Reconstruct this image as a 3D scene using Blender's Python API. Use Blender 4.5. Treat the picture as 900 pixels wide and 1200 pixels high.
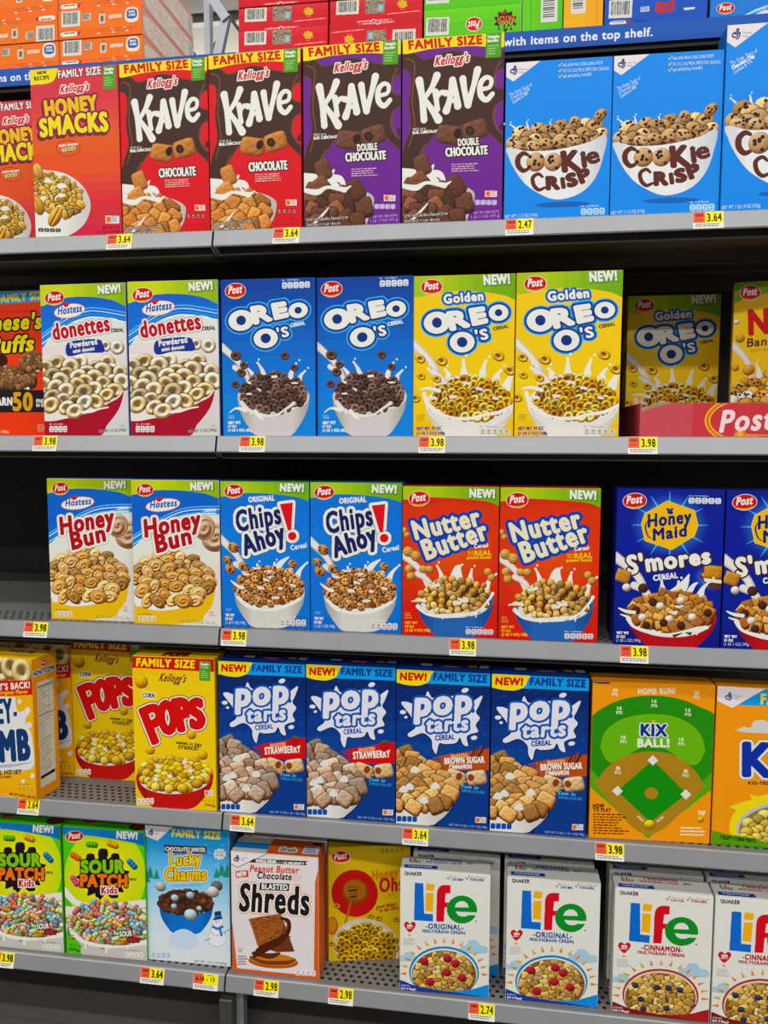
import bpy, bmesh, math, random
import numpy as np
from mathutils import Vector, Matrix

# ------------------------------------------------------------------ camera, world, lights, exposure
SC = bpy.context.scene
COL = SC.collection
for o in list(bpy.data.objects):
    bpy.data.objects.remove(o)
FPX = 945.3
cam_d = bpy.data.cameras.new('camera')
cam_d.sensor_fit = 'VERTICAL'; cam_d.sensor_height = 36.0
cam_d.lens = 36.0 * FPX / 1200.0
cam_d.clip_start = 0.05; cam_d.clip_end = 100
cam = bpy.data.objects.new('camera', cam_d); COL.objects.link(cam)
YAW, PIT, ROL = 0.15242685, 0.09052513, 0.00237221
_f = Vector((-math.sin(YAW) * math.cos(PIT), math.cos(YAW) * math.cos(PIT), -math.sin(PIT)))
_r = Vector((math.cos(YAW), math.sin(YAW), 0)); _u = _r.cross(_f)
_c, _s = math.cos(ROL), math.sin(ROL)
_R, _U = _c * _r + _s * _u, -_s * _r + _c * _u
cam.matrix_world = Matrix(((_R.x, _U.x, -_f.x, 0), (_R.y, _U.y, -_f.y, -1.5), (_R.z, _U.z, -_f.z, 1.25), (0, 0, 0, 1)))
SC.camera = cam

W = bpy.data.worlds.new('store'); SC.world = W; W.use_nodes = True
W.node_tree.nodes['Background'].inputs[0].default_value = (0.96, 0.98, 1.0, 1)
W.node_tree.nodes['Background'].inputs[1].default_value = 0.42

def area(name, loc, sx, sy, power, rot=(0, 0, 0), color=(1, 0.98, 0.95)):
    l = bpy.data.lights.new(name, 'AREA'); l.shape = 'RECTANGLE'; l.size = sx; l.size_y = sy
    l.energy = power; l.color = color
    o = bpy.data.objects.new(name, l); COL.objects.link(o); o.location = loc; o.rotation_euler = rot
    return o
# rows of fluorescent fixtures along the aisle, under the ceiling
area('aisle_light', (-0.2, -1.9, 4.9), 12, 0.3, 330)
area('aisle_light', (-0.2, -4.6, 4.9), 12, 0.3, 640)
area('aisle_light', (-0.2, -7.6, 4.9), 12, 0.3, 640)
area('aisle_light', (-0.2, 3.2, 4.9), 12, 0.3, 420)
area('added_ceiling_fill', (-2.5, 7.5, 3.9), 10, 0.4, 420, (math.pi, 0, 0))  # added fill lamp aimed upward, only to brighten the ceiling; no fixture there

SC.view_settings.view_transform = 'Standard'
SC.view_settings.look = 'None'
SC.view_settings.exposure = -0.76
SC.view_settings.gamma = 1.0
SC.view_settings.use_curve_mapping = False

# ------------------------------------------------------------------ materials
def hexlin(h):
    if not isinstance(h, str): return np.array(h, float)
    h = h.lstrip('#')
    return np.array([int(h[i:i + 2], 16) / 255 for i in (0, 2, 4)])
def lin(c):
    c = np.asarray(c, float)
    return np.where(c <= 0.04045, c / 12.92, ((c + 0.055) / 1.055) ** 2.4)
def mat(name, col, rough=0.5, metal=0.0, noise=0.0, scale=40, spec=0.5):
    m = bpy.data.materials.new(name); m.use_nodes = True
    nt = m.node_tree; b = nt.nodes['Principled BSDF']
    c = lin(hexlin(col))
    b.inputs['Base Color'].default_value = (*c, 1)
    b.inputs['Roughness'].default_value = rough; b.inputs['Metallic'].default_value = metal
    b.inputs['Specular IOR Level'].default_value = spec
    if noise:
        tc = nt.nodes.new('ShaderNodeTexCoord'); n = nt.nodes.new('ShaderNodeTexNoise'); r = nt.nodes.new('ShaderNodeValToRGB')
        n.inputs['Scale'].default_value = scale; n.inputs['Detail'].default_value = 5
        r.color_ramp.elements[0].position = 0.3; r.color_ramp.elements[1].position = 0.7
        r.color_ramp.elements[0].color = (*(c * (1 - noise)), 1); r.color_ramp.elements[1].color = (*np.minimum(1, c * (1 + noise)), 1)
        nt.links.new(tc.outputs['Object'], n.inputs['Vector']); nt.links.new(n.outputs['Fac'], r.inputs['Fac'])
        nt.links.new(r.outputs['Color'], b.inputs['Base Color'])
    return m
def dot_mat(name, col, hole, px, pz, rad, axes, lim=None, rough=0.5, metal=0.0, squash=1.0, stagger=False):
    """sheet metal / hardboard with a regular grid of round punched holes"""
    m = mat(name, col, rough, metal); nt = m.node_tree; b = nt.nodes['Principled BSDF']
    tc = nt.nodes.new('ShaderNodeTexCoord'); sp = nt.nodes.new('ShaderNodeSeparateXYZ'); nt.links.new(tc.outputs['Object'], sp.inputs[0])
    def M(op, a, bb=None):
        n = nt.nodes.new('ShaderNodeMath'); n.operation = op
        for i, v in enumerate((a, bb)):
            if v is None: continue
            if isinstance(v, (int, float)): n.inputs[i].default_value = v
            else: nt.links.new(v, n.inputs[i])
        return n.outputs[0]
    A, B_ = sp.outputs[axes[0]], sp.outputs[axes[1]]
    v = M('DIVIDE', B_, pz)
    u = M('DIVIDE', A, px)
    if stagger:
        u = M('ADD', u, M('MULTIPLY', M('MODULO', M('FLOOR', v), 2.0), 0.5))
    du = M('MULTIPLY', M('SUBTRACT', M('FRACT', M('ADD', u, 100.0)), 0.5), px)
    dv = M('MULTIPLY', M('SUBTRACT', M('FRACT', M('ADD', v, 100.0)), 0.5), pz * squash)
    d = M('SQRT', M('ADD', M('MULTIPLY', du, du), M('MULTIPLY', dv, dv)))
    k = M('LESS_THAN', d, rad)
    if lim:
        k = M('MULTIPLY', k, M('MULTIPLY', M('GREATER_THAN', B_, lim[0]), M('LESS_THAN', B_, lim[1])))
    mx = nt.nodes.new('ShaderNodeMix'); mx.data_type = 'RGBA'
    nt.links.new(k, mx.inputs[0])
    mx.inputs[6].default_value = (*lin(hexlin(col)), 1); mx.inputs[7].default_value = (*lin(hexlin(hole)), 1)
    nt.links.new(mx.outputs[2], b.inputs['Base Color'])
    return m
PRINT = bpy.data.materials.new('printed_card'); PRINT.use_nodes = True
_nt = PRINT.node_tree; _a = _nt.nodes.new('ShaderNodeAttribute'); _a.attribute_name = 'print'
_b = _nt.nodes['Principled BSDF']; _nt.links.new(_a.outputs['Color'], _b.inputs['Base Color'])
_b.inputs['Roughness'].default_value = 0.42; _b.inputs['Specular IOR Level'].default_value = 0.16
M_LIP = mat('lip_grey_steel', '#929496', 0.38, 0.25, 0.05, 9)
M_DECK = dot_mat('deck_grey_steel', '#747473', '#0a0a0a', 0.0165, 0.0145, 0.0042, (0, 1), (0.012, 0.085), 0.5, 0.1, 1.0, True)
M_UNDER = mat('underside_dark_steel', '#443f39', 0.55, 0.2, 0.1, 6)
M_BLACK = mat('black_steel', '#141414', 0.6, 0.1)
M_PEG = dot_mat('black_pegboard', '#1b1a1a', '#040404', 0.0254, 0.0254, 0.0042, (0, 2), None, 0.65)
M_GALV = mat('galvanised_steel', '#9fa4ac', 0.4, 0.35, 0.06, 7)
M_CEIL = mat('ceiling_deck', '#8f8a80', 0.8, 0, 0.08, 2)
M_JOIST = mat('joist_paint', '#a7a59e', 0.6, 0.1)
M_TAN = mat('raw_cardboard', '#a68559', 0.85, 0, 0.1, 60)

def floor_mat():
    m = mat('vinyl_tiles', '#5a5854', 0.35); nt = m.node_tree; b = nt.nodes['Principled BSDF']
    tc = nt.nodes.new('ShaderNodeTexCoord'); br = nt.nodes.new('ShaderNodeTexBrick'); br.offset = 0
    for i, c in enumerate(('#535150', '#4e4c4a', '#454340')): br.inputs[1 + i].default_value = (*lin(hexlin(c)), 1)
    br.inputs['Scale'].default_value = 1; br.inputs['Brick Width'].default_value = 0.305; br.inputs['Row Height'].default_value = 0.305
    br.inputs['Mortar Size'].default_value = 0.0015
    nt.links.new(tc.outputs['Object'], br.inputs['Vector']); nt.links.new(br.outputs['Color'], b.inputs['Base Color'])
    return m

# ------------------------------------------------------------------ object helpers
def tag(o, label=None, cat=None, group=None, kind=None):
    if label: o['label'] = label
    if cat: o['category'] = cat
    if group: o['group'] = group
    if kind: o['kind'] = kind
    return o
def empty(name, loc, rz=0.0, label=None, cat=None, group=None):
    o = bpy.data.objects.new(name, None); COL.objects.link(o); o.empty_display_size = 0.02
    o.location = loc; o.rotation_euler = (0, 0, rz)
    return tag(o, label, cat, group)
def link(name, me, parent=None, m=None):
    o = bpy.data.objects.new(name, me); COL.objects.link(o)
    if m and not me.materials: me.materials.append(m)
    if parent: o.parent = parent
    return o
def bm_box(bm, x0, x1, y0, y1, z0, z1):
    v = [bm.verts.new(p) for p in ((x0, y0, z0), (x1, y0, z0), (x1, y1, z0), (x0, y1, z0), (x0, y0, z1), (x1, y0, z1), (x1, y1, z1), (x0, y1, z1))]
    for f in ((0, 3, 2, 1), (4, 5, 6, 7), (0, 1, 5, 4), (1, 2, 6, 5), (2, 3, 7, 6), (3, 0, 4, 7)):
        bm.faces.new([v[i] for i in f])
def bm_prism(bm, prof, x0, x1):
    """closed (y,z) profile extruded along x"""
    a = [bm.verts.new((x0, y, z)) for y, z in prof]; b = [bm.verts.new((x1, y, z)) for y, z in prof]
    n = len(prof)
    for i in range(n):
        j = (i + 1) % n
        bm.faces.new((a[i], a[j], b[j], b[i]))
    bm.faces.new(a[::-1]); bm.faces.new(b)
def bm_bar(bm, p, q, w, t):
    p, q = Vector(p), Vector(q); d = (q - p).normalized()
    s = d.cross(Vector((0, 1, 0)))
    s = (s if s.length > 1e-4 else Vector((1, 0, 0))).normalized(); n = d.cross(s).normalized()
    c = [s * w / 2 + n * t / 2, -s * w / 2 + n * t / 2, -s * w / 2 - n * t / 2, s * w / 2 - n * t / 2]
    a = [bm.verts.new(p + k) for k in c]; b = [bm.verts.new(q + k) for k in c]
    for i in range(4):
        j = (i + 1) % 4; bm.faces.new((a[i], a[j], b[j], b[i]))
    bm.faces.new(a[::-1]); bm.faces.new(b)
def finish(bm, name, m, parent=None, bev=0.0):
    if bev:
        bmesh.ops.bevel(bm, geom=bm.edges[:], offset=bev, segments=1, affect='EDGES')
    bmesh.ops.recalc_face_normals(bm, faces=bm.faces[:])
    me = bpy.data.meshes.new(name); bm.to_mesh(me); bm.free()
    return link(name, me, parent, m)
def copy_tree(o, parent=None):
    c = o.copy(); COL.objects.link(c)
    if parent: c.parent = parent
    for ch in list(o.children): copy_tree(ch, c)
    return c

# ------------------------------------------------------------------ setting
ZS = {1: 1.641, 2: 1.2545, 3: 0.8748, 4: 0.4963, 5: 0.1504}
JX = -0.5575
BACK = 0.56
bm = bmesh.new(); bm_box(bm, -7, 7, -9, 8, -0.05, 0)
tag(finish(bm, 'floor', floor_mat()), kind='structure')
bm = bmesh.new(); bm_box(bm, -14, 12, -9, 26, 5.3, 5.4)
ceil = tag(finish(bm, 'ceiling', M_CEIL), kind='structure')
for k, y in enumerate((4.5, 6.3, 8.1, 9.9, 12.0, 14.5)):
    bm = bmesh.new()
    bm_box(bm, -14, 12, y, y + 0.09, 5.24, 5.3); bm_box(bm, -14, 12, y, y + 0.07, 4.83, 4.88)
    x = -9.0
    while x < 3:
        bm_bar(bm, (x, y + 0.035, 4.86), (x + 0.3, y + 0.035, 5.26), 0.03, 0.03); bm_bar(bm, (x + 0.3, y + 0.035, 5.26), (x + 0.6, y + 0.035, 4.86), 0.03, 0.03)
        x += 0.6
    finish(bm, 'joist', M_JOIST, ceil)

BAYS = [('left', JX - 1.2192, JX - 0.002), ('right', JX + 0.002, JX + 1.2192)]
ORD = {1: 'first', 2: 'second', 3: 'third', 4: 'fourth', 5: 'lowest'}
HOLD = {1: 'red and purple family size boxes', 2: 'yellow and blue boxes at eye level'}
def make_shelf(name, x0, x1, z, lab, group, y0=0.0, low=False):
    t = empty(name, ((x0 + x1) / 2, y0, z), 0, lab, 'shelf', group)
    w = (x1 - x0) / 2
    bm = bmesh.new(); bm_box(bm, -w, w, 0.002, BACK - 0.012 - y0, -0.004, 0)
    finish(bm, 'deck', M_DECK, t)
    bm = bmesh.new()
    # underside tray: front return, two stiffeners and rear flange
    bm_box(bm, -w + 0.004, w - 0.004, 0.022, 0.026, -0.04, -0.004)
    bm_box(bm, -w + 0.004, w - 0.004, 0.012, 0.06, -0.044, -0.04)
    for yy in (0.17, 0.33):
        bm_prism(bm, ((yy - 0.05, -0.004), (yy - 0.03, -0.03), (yy + 0.03, -0.03), (yy + 0.05, -0.004)), -w + 0.01, w - 0.01)
    bm_box(bm, -w + 0.004, w - 0.004, BACK - y0 - 0.03, BACK - y0 - 0.02, -0.044, -0.004)
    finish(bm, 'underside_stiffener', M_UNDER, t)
    bm = bmesh.new()
    prof = ((0.004, 0.0006), (0.0, 0.0006), (-0.002, -0.001), (-0.0095, -0.029), (-0.0085, -0.0315), (-0.005, -0.0315), (-0.0045, -0.029), (0.002, -0.004))
    bm_prism(bm, prof, -w, w)
    ch = finish(bm, 'price_channel', M_LIP, t)
    bm = bmesh.new()
    for s in (-1, 1):
        bm_prism(bm, ((0.0, -0.0015), (-0.0015, -0.003), (-0.009, -0.029), (-0.004, -0.031), (0.02, -0.042), (0.03, -0.042), (0.03, -0.004)), s * w - 0.0015 * (s + 1) , s * w + 0.0015 * (1 - s))
    finish(bm, 'end_cap', M_LIP, t)
    for s in (-1, 1):
        bm = bmesh.new()
        bm_prism(bm, ((BACK - y0 - 0.014, -0.004), (0.05, -0.004), (0.05, -0.03), (0.3, -0.04 if low else -0.055), (BACK - y0 - 0.014, -0.045 if low else -0.12)), s * (w - 0.006) - 0.0012, s * (w - 0.006) + 0.0012)
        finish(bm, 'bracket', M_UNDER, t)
    return t
for side, x0, x1 in BAYS:
    for r in range(1, 6):
        make_shelf('gondola_shelf', x0, x1, ZS[r], f'grey steel shelf with price rail, {ORD[r]} row of the {side} bay' if r < 5 else f'grey steel bottom shelf of the {side} bay above the dark floor', 'grey store shelves with price rails', low=r == 5)
    c = (x0 + x1) / 2; w = (x1 - x0) / 2
    bm = bmesh.new(); bm_box(bm, -w + 0.0135, w - 0.0135, -0.006, 0.006, 0.0, 1.98)
    o = finish(bm, 'pegboard_panel', M_PEG); o.location = (c, BACK + 0.006, 0.03)
    tag(o, f'black pegboard back panel of the {side} shelf bay', 'back panel', 'pegboard backs of the bays')
for x, lab in ((JX - 1.2192, 'black slotted steel upright at the far left end of the bays'), (JX, 'black slotted steel upright in the joint between the two bays'), (JX + 1.2212, 'black slotted steel upright at the right end of the bays')):
    t = empty('shelf_upright', (x, BACK - 0.03, 0), 0, lab, 'upright', 'uprights of the shelving')
    bm = bmesh.new(); bm_box(bm, -0.014, 0.014, 0.02, 0.06, 0.0, 2.02); finish(bm, 'post', M_BLACK, t)
    bm = bmesh.new(); bm_box(bm, -0.0145, 0.0145, -0.535, 0.02, 0.02, 0.098); finish(bm, 'base_leg', M_UNDER, t, 0.002)
    bm = bmesh.new(); bm_box(bm, -0.012, 0.012, -0.525, -0.495, 0.0, 0.02); finish(bm, 'leveller_foot', M_BLACK, t, 0.002)
    if x == JX:
        bm = bmesh.new(); bm_box(bm, 0.002, 0.028, -0.505, -0.48, 0.012, 0.108); bm_box(bm, 0.011, 0.019, -0.508, -0.505, 0.012, 0.105); finish(bm, 'front_leg', M_LIP, t, 0.001)

# high storage shelf with its blue sign strips
ZT, YT = 2.031, 0.15
for side, x0, x1 in BAYS:
    t = empty('storage_shelf', ((x0 + x1) / 2, YT, ZT), 0, f'high storage shelf of the {side} bay, carrying the lying boxes', 'shelf', 'high storage shelves')
    w = (x1 - x0) / 2
    bm = bmesh.new(); bm_box(bm, -w, w, 0.0, BACK - YT - .012, -0.004, 0); finish(bm, 'deck', M_DECK, t)
    bm = bmesh.new(); bm_box(bm, -w, w, 0.004, 0.02, -0.046, -0.004); bm_box(bm, -w, w, 0.02, BACK - YT - .012, -0.02, -0.004); finish(bm, 'underside_stiffener', M_BLACK, t)

# steel rack frame rising behind the gondola
t = empty('steel_rack_frame', (-0.9, 0.9, 0), 0, 'pale grey steel frame with a slanting brace behind the shelves, under the ceiling', 'rack frame')
bm = bmesh.new(); bm_box(bm, -0.046, -0.028, 0.09, 0.12, 0, 3.6); finish(bm, 'post', M_GALV, t)
bm = bmesh.new(); bm_bar(bm, (-0.06, -0.1, 2.65), (0.094, -0.1, 2.428), 0.026, 0.02); bm_bar(bm, (0.092, -0.093, 2.445), (0.03, -0.093, 2.2), 0.024, 0.02); bm_bar(bm, (0.03, -0.088, 2.205), (0.03, -0.088, 0), 0.024, 0.02); finish(bm, 'brace', M_GALV, t)
bm = bmesh.new(); bm_bar(bm, (0.11, 0.3, 2.6), (0.17, 0.3, 2.25), 0.02, 0.02); bm_bar(bm, (-0.075, 0.2, 2.55), (-0.045, 0.2, 2.3), 0.02, 0.02); bm_box(bm, -0.3, 0.4, 0.2, 0.22, 2.2, 2.23); bm_box(bm, -0.3, -0.28, 0.2, 0.22, 0, 2.6);  bm_box(bm, 0.16, 0.18, 0.29, 0.31, 0, 2.26); finish(bm, 'strut', M_GALV, t)

# ------------------------------------------------------------------ printed artwork: drawn as a fine mosaic of flat coloured facets
RES = 0.00055
_glyph = {}
def glyph_edges(s, sp=1.0):
    """outline edges of a word in cap-height units, x normalised to its advance"""
    if (s, sp) in _glyph: return _glyph[s, sp]
    c = bpy.data.curves.new('t', 'FONT'); c.body = s; c.resolution_u = 3; c.space_character = sp
    o = bpy.data.objects.new('t', c); COL.objects.link(o)
    dg = bpy.context.evaluated_depsgraph_get(); m = o.evaluated_get(dg).to_mesh()
    n = len(m.vertices); co = np.zeros(n * 3); m.vertices.foreach_get('co', co); co = co.reshape(-1, 3)[:, :2]
    cnt = {}
    for p in m.polygons:
        vs = list(p.vertices)
        for i in range(len(vs)):
            e = (min(vs[i], vs[i - 1]), max(vs[i], vs[i - 1])); cnt[e] = cnt.get(e, 0) + 1
    ed = np.array([e for e, k in cnt.items() if k == 1]).reshape(-1, 2)
    bpy.data.objects.remove(o); bpy.data.curves.remove(c)
    x0, x1 = co[:, 0].min(), co[:, 0].max()
    co = np.stack([(co[:, 0] - x0) / (x1 - x0), co[:, 1] / 0.69], 1)
    r = co[ed] if len(ed) else np.zeros((0, 2, 2))
    _glyph[s, sp] = r
    return r
def catmull(p, closed=True, n=7):
    p = np.array(p, float); out = []; N = len(p)
    for i in range(N if closed else N - 1):
        if closed: a, b, c, d = p[i - 1], p[i], p[(i + 1) % N], p[(i + 2) % N]
        else: a, b, c, d = p[max(i - 1, 0)], p[i], p[i + 1], p[min(i + 2, N - 1)]
        for t in np.arange(n) / n:
            out.append(0.5 * ((2 * b) + (c - a) * t + (2 * a - 5 * b + 4 * c - d) * t * t + (3 * b - a - 3 * c + d) * t ** 3))
    if not closed: out.append(p[-1])
    return np.array(out)
def dilate(m, r):
    k = int(math.ceil(r)); m = np.pad(m, k); out = np.zeros_like(m); H, Wd = m.shape
    for dy in range(-k, k + 1):
        if abs(dy) > r + 0.3: continue
        hw = int(round(math.sqrt(max(0, r * r - dy * dy))))
        cs = np.concatenate([np.zeros((H, 1), int), np.cumsum(m, 1)], 1)
        lo = np.maximum(np.arange(Wd) - hw, 0); hi = np.minimum(np.arange(Wd) + hw + 1, Wd)
        h = (cs[:, hi] - cs[:, lo]) > 0
        if dy >= 0: out[dy:] |= h[:H - dy]
        else: out[:dy] |= h[-dy:]
    return out, k

class Art:
    def __init__(s, w, h, quad, base, seed=1, res=RES):
        s.w, s.h = w, h
        s.W, s.H = int(round(w / res)), int(round(h / res))
        A = []; B = []
        for (x, y), (u, v) in zip(quad, ((0, 0), (s.W, 0), (0, s.H), (s.W, s.H))):
            A += [[x, y, 1, 0, 0, 0, -u * x, -u * y], [0, 0, 0, x, y, 1, -v * x, -v * y]]; B += [u, v]
        s.hm = np.append(np.linalg.solve(np.array(A, float), np.array(B, float)), 1).reshape(3, 3)
        q = np.array(quad, float)
        s.k = s.W / ((np.linalg.norm(q[1] - q[0]) + np.linalg.norm(q[3] - q[2])) / 2)
        s.col = np.zeros((s.H, s.W, 3)); s.pid = np.zeros((s.H, s.W), int)
        s.names = ['']; s.cur = 0
        s.rng = np.random.default_rng(seed)
        s.paint(np.ones((s.H, s.W), bool), 0, 0, base)
    def part(s, n):
        if n not in s.names: s.names.append(n)
        s.cur = s.names.index(n); return s
    def M(s, p):
        p = np.atleast_2d(np.array(p, float)); q = np.c_[p, np.ones(len(p))] @ s.hm.T
        return q[:, :2] / q[:, 2:]
    def paint(s, m, y0, x0, col):
        h, w = m.shape
        a, b = max(0, -y0), max(0, -x0); c, d = min(h, s.H - y0), min(w, s.W - x0)
        if a >= c or b >= d: return
        if isinstance(col, (list, tuple)) and isinstance(col[0], str) and col[0] in 'vh':
            st = np.array([hexlin(q) for q in col[1:]]); n = h if col[0] == 'v' else w
            t = np.linspace(0, len(st) - 1, n); g = np.stack([np.interp(t, np.arange(len(st)), st[:, i]) for i in range(3)], 1)
            full = np.broadcast_to(g[:, None] if col[0] == 'v' else g[None], (h, w, 3))
        elif isinstance(col, np.ndarray) and col.ndim == 3: full = col
        else: full = np.broadcast_to(hexlin(col), (h, w, 3))
        mm = m[a:c, b:d]; ys, xs = slice(y0 + a, y0 + c), slice(x0 + b, x0 + d)
        s.col[ys, xs][mm] = full[a:c, b:d][mm]; s.pid[ys, xs][mm] = s.cur
    def fill_edges(s, E):
        """even-odd raster of edges (n,2,2) in canvas pixels -> mask, y0, x0"""
        lo = np.floor(E.reshape(-1, 2).min(0)).astype(int) - 1; hi = np.ceil(E.reshape(-1, 2).max(0)).astype(int) + 2
        lo = np.maximum(lo, -60); hi = np.minimum(hi, (s.W + 60, s.H + 60))
        if (hi <= lo).any(): return np.zeros((1, 1), bool), 0, 0
        E = E - lo; h, w = hi[1] - lo[1], hi[0] - lo[0]
        P = np.zeros((h, w + 1), np.int32)
        a, b = E[:, 0], E[:, 1]; sw = a[:, 1] > b[:, 1]
        a, b = np.where(sw[:, None], b, a), np.where(sw[:, None], a, b)
        r0 = np.maximum(np.ceil(a[:, 1] - 0.5).astype(int), 0); r1 = np.minimum(np.ceil(b[:, 1] - 0.5).astype(int), h)
        n = np.maximum(r1 - r0, 0); idx = np.repeat(np.arange(len(E)), n)
        if len(idx):
            off = np.arange(n.sum()) - np.repeat(np.cumsum(n) - n, n); rows = r0[idx] + off
            A, B = a[idx], b[idx]
            x = A[:, 0] + (rows + 0.5 - A[:, 1]) / (B[:, 1] - A[:, 1]) * (B[:, 0] - A[:, 0])
            np.add.at(P, (rows, np.clip(np.ceil(x - 0.5).astype(int), 0, w)), 1)
        return (np.cumsum(P, 1)[:, :w] % 2).astype(bool), lo[1], lo[0]
    def P(s, pts, col, out=()):
        q = s.M(pts); E = np.stack([q, np.roll(q, -1, 0)], 1); m, y, x = s.fill_edges(E)
        for r, c in sorted(out, key=lambda t: -t[0]):
            d, k = dilate(m, r * s.k); s.paint(d, y - k, x - k, c)
        s.paint(m, y, x, col); return s
    def S(s, pts, col, out=()): return s.P(catmull(pts), col, out)
    def R(s, x0, y0, x1, y1, col): return s.P([(x0, y0), (x1, y0), (x1, y1), (x0, y1)], col)
    def ell(s, cx, cy, rx, ry, rot=0, n=36, a0=0, a1=360):
        t = np.radians(np.linspace(a0, a1, n, endpoint=a1 - a0 < 360)); c, d = math.cos(math.radians(rot)), math.sin(math.radians(rot))
        x, y = rx * np.cos(t), ry * np.sin(t)
        return np.stack([cx + x * c - y * d, cy + x * d + y * c], 1)
    def E(s, cx, cy, rx, ry, col, rot=0, out=()): return s.P(s.ell(cx, cy, rx, ry, rot), col, out)
    def glow(s, cx, cy, rx, ry, cin, cout, n=9, rot=0, ex=1.2):
        a, b = hexlin(cin), hexlin(cout)
        for i in range(n):
            t = i / (n - 1); f = 1 - t * 0.85
            s.E(cx, cy, rx * f, ry * f, b + (a - b) * t ** ex, rot)
        return s
    def L(s, pts, wid, col, smooth=True, out=()):
        """brush stroke of varying full width"""
        pts = np.array(pts, float)
        wd = np.full(len(pts), wid, float) if np.isscalar(wid) else np.array(wid, float)
        if smooth and len(pts) > 2:
            q = catmull(np.c_[pts, wd], False, 6); pts, wd = q[:, :2], np.maximum(q[:, 2], 0.3)
        p = s.M(pts); r = wd * s.k / 2
        ex = max([o[0] for o in out], default=0) * s.k
        lo = np.floor(p.min(0) - r.max() - ex - 2).astype(int); hi = np.ceil(p.max(0) + r.max() + ex + 2).astype(int)
        lo = np.maximum(lo, (-2, -2)); hi = np.minimum(hi, (s.W + 2, s.H + 2))
        if (hi <= lo).any(): return s
        X, Y = np.meshgrid(np.arange(lo[0], hi[0]) + 0.5, np.arange(lo[1], hi[1]) + 0.5)
        D = np.full(X.shape, 1e9)
        for i in range(len(p) - 1):
            d = p[i + 1] - p[i]; l = d @ d + 1e-9
            t = np.clip(((X - p[i, 0]) * d[0] + (Y - p[i, 1]) * d[1]) / l, 0, 1)
            D = np.minimum(D, np.hypot(X - p[i, 0] - t * d[0], Y - p[i, 1] - t * d[1]) - (r[i] + t * (r[i + 1] - r[i])))
        for w_, c in sorted(out, key=lambda t: -t[0]): s.paint(D < w_ * s.k, lo[1], lo[0], c)
        s.paint(D < 0, lo[1], lo[0], col); return s
    def T(s, txt, p0, p1, h, col, bold=0, out=(), shear=0, arch=0, h1=None, drop=None):
        pitch = math.dist(p0, p1) / max(1, len(txt)); bold = min(bold, pitch * 0.1) if len(txt) > 1 else bold
        g = glyph_edges(txt, 1 + round(min(0.5, 1.7 * bold / pitch) * 20) / 20 if len(txt) > 1 else 1.0)
        if not len(g): return s
        g = g.reshape(-1, 2); p0, p1 = np.array(p0, float), np.array(p1, float); d = p1 - p0; L = np.linalg.norm(d)
        up = np.array([d[1], -d[0]]) / L; u = g[:, 0]; hh = h + ((h1 if h1 else h) - h) * u
        q = p0 + u[:, None] * d + (g[:, 1] * hh + arch * 4 * u * (1 - u))[:, None] * up + (shear * g[:, 1] * hh)[:, None] * d / L
        m, y, x = s.fill_edges(s.M(q).reshape(-1, 2, 2))
        b = bold * s.k
        if b > 0.4:
            m, k = dilate(m, b); y -= k; x -= k
        if drop:
            r = drop[3] * s.k if len(drop) > 3 else 0
            mm, k = dilate(m, r) if r > 0.4 else (m, 0)
            s.paint(mm, y - k + int(round(drop[1] * s.k)), x - k + int(round(drop[0] * s.k)), drop[2])
        for r, c in sorted(out, key=lambda t: -t[0]):
            dd, k = dilate(m, max(r * s.k, 1)); s.paint(dd, y - k, x - k, c)
        s.paint(m, y, x, col); return s
    def lines(s, x0, y0, x1, y1, n, col, th=0.45, ragged=0.3, dy=0):
        """blocks of copy too small to read: broken rules"""
        st = (y1 - y0) / n
        for i in range(n):
            y = y0 + i * st; xe = x1 - (x1 - x0) * ragged * s.rng.random(); x = x0
            while x < xe:
                wd = (x1 - x0) * (0.05 + 0.1 * s.rng.random()); a = (x - x0) / (x1 - x0) * dy; b = (min(x + wd, xe) - x0) / (x1 - x0) * dy
                s.P([(x, y + a), (min(x + wd, xe), y + b), (min(x + wd, xe), y + b + st * th), (x, y + a + st * th)], col); x += wd + (x1 - x0) * 0.025
        return s
    def piece(s, kind, cx, cy, r, base, rot=0, asp=1.0, noise=0.05, shade=False):
        """one printed piece of cereal, modelled in light and dark ink"""
        c = s.M([(cx, cy)])[0]; R = r * s.k; n = int(R * 1.35) + 2
        ix, iy = int(c[0]), int(c[1]); X, Y = np.meshgrid(np.arange(-n, n + 1) + ix + 0.5 - c[0], np.arange(-n, n + 1) + iy + 0.5 - c[1])
        ca, sa = math.cos(rot), math.sin(rot)
        u = (X * ca + Y * sa) / R; v = (-X * sa + Y * ca) / (R * asp)
        d = np.hypot(u, v); hole = None
        if kind == 'ring':
            H = np.sqrt(np.maximum(0, 0.36 ** 2 - (d - 0.64) ** 2)) / 0.36; mask = d < 1.0; hole = d < 0.27
        elif kind == 'puff':
            H = np.sqrt(np.maximum(0, 1 - d * d)); mask = d < 1
        elif kind == 'square':
            q = np.maximum(np.abs(u), np.abs(v)); H = np.sqrt(np.maximum(0, 1 - np.minimum(1, (u ** 4 + v ** 4) / 0.75))) * 0.55 + 0.035 * np.cos(u * 17) * np.cos(v * 17); mask = q < 0.86
        elif kind == 'chunk':
            p = np.abs(u) ** 4.5 + np.abs(v) ** 4.5; H = np.maximum(0, 1 - p) ** 0.5 * 0.5 + .022 * np.sin(u * 7 + cx) * np.cos(v * 8 + cy); mask = p < 0.9; noise *= 1.6
        elif kind == 'peanut':
            a = 1 - ((u - 0.46) ** 2 + v * v) / 0.3; b = 1 - ((u + 0.46) ** 2 + v * v) / 0.3; t = np.maximum(np.maximum(a, b), 0.55 * (1 - (u * u / 0.5 + v * v / 0.16)))
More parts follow.
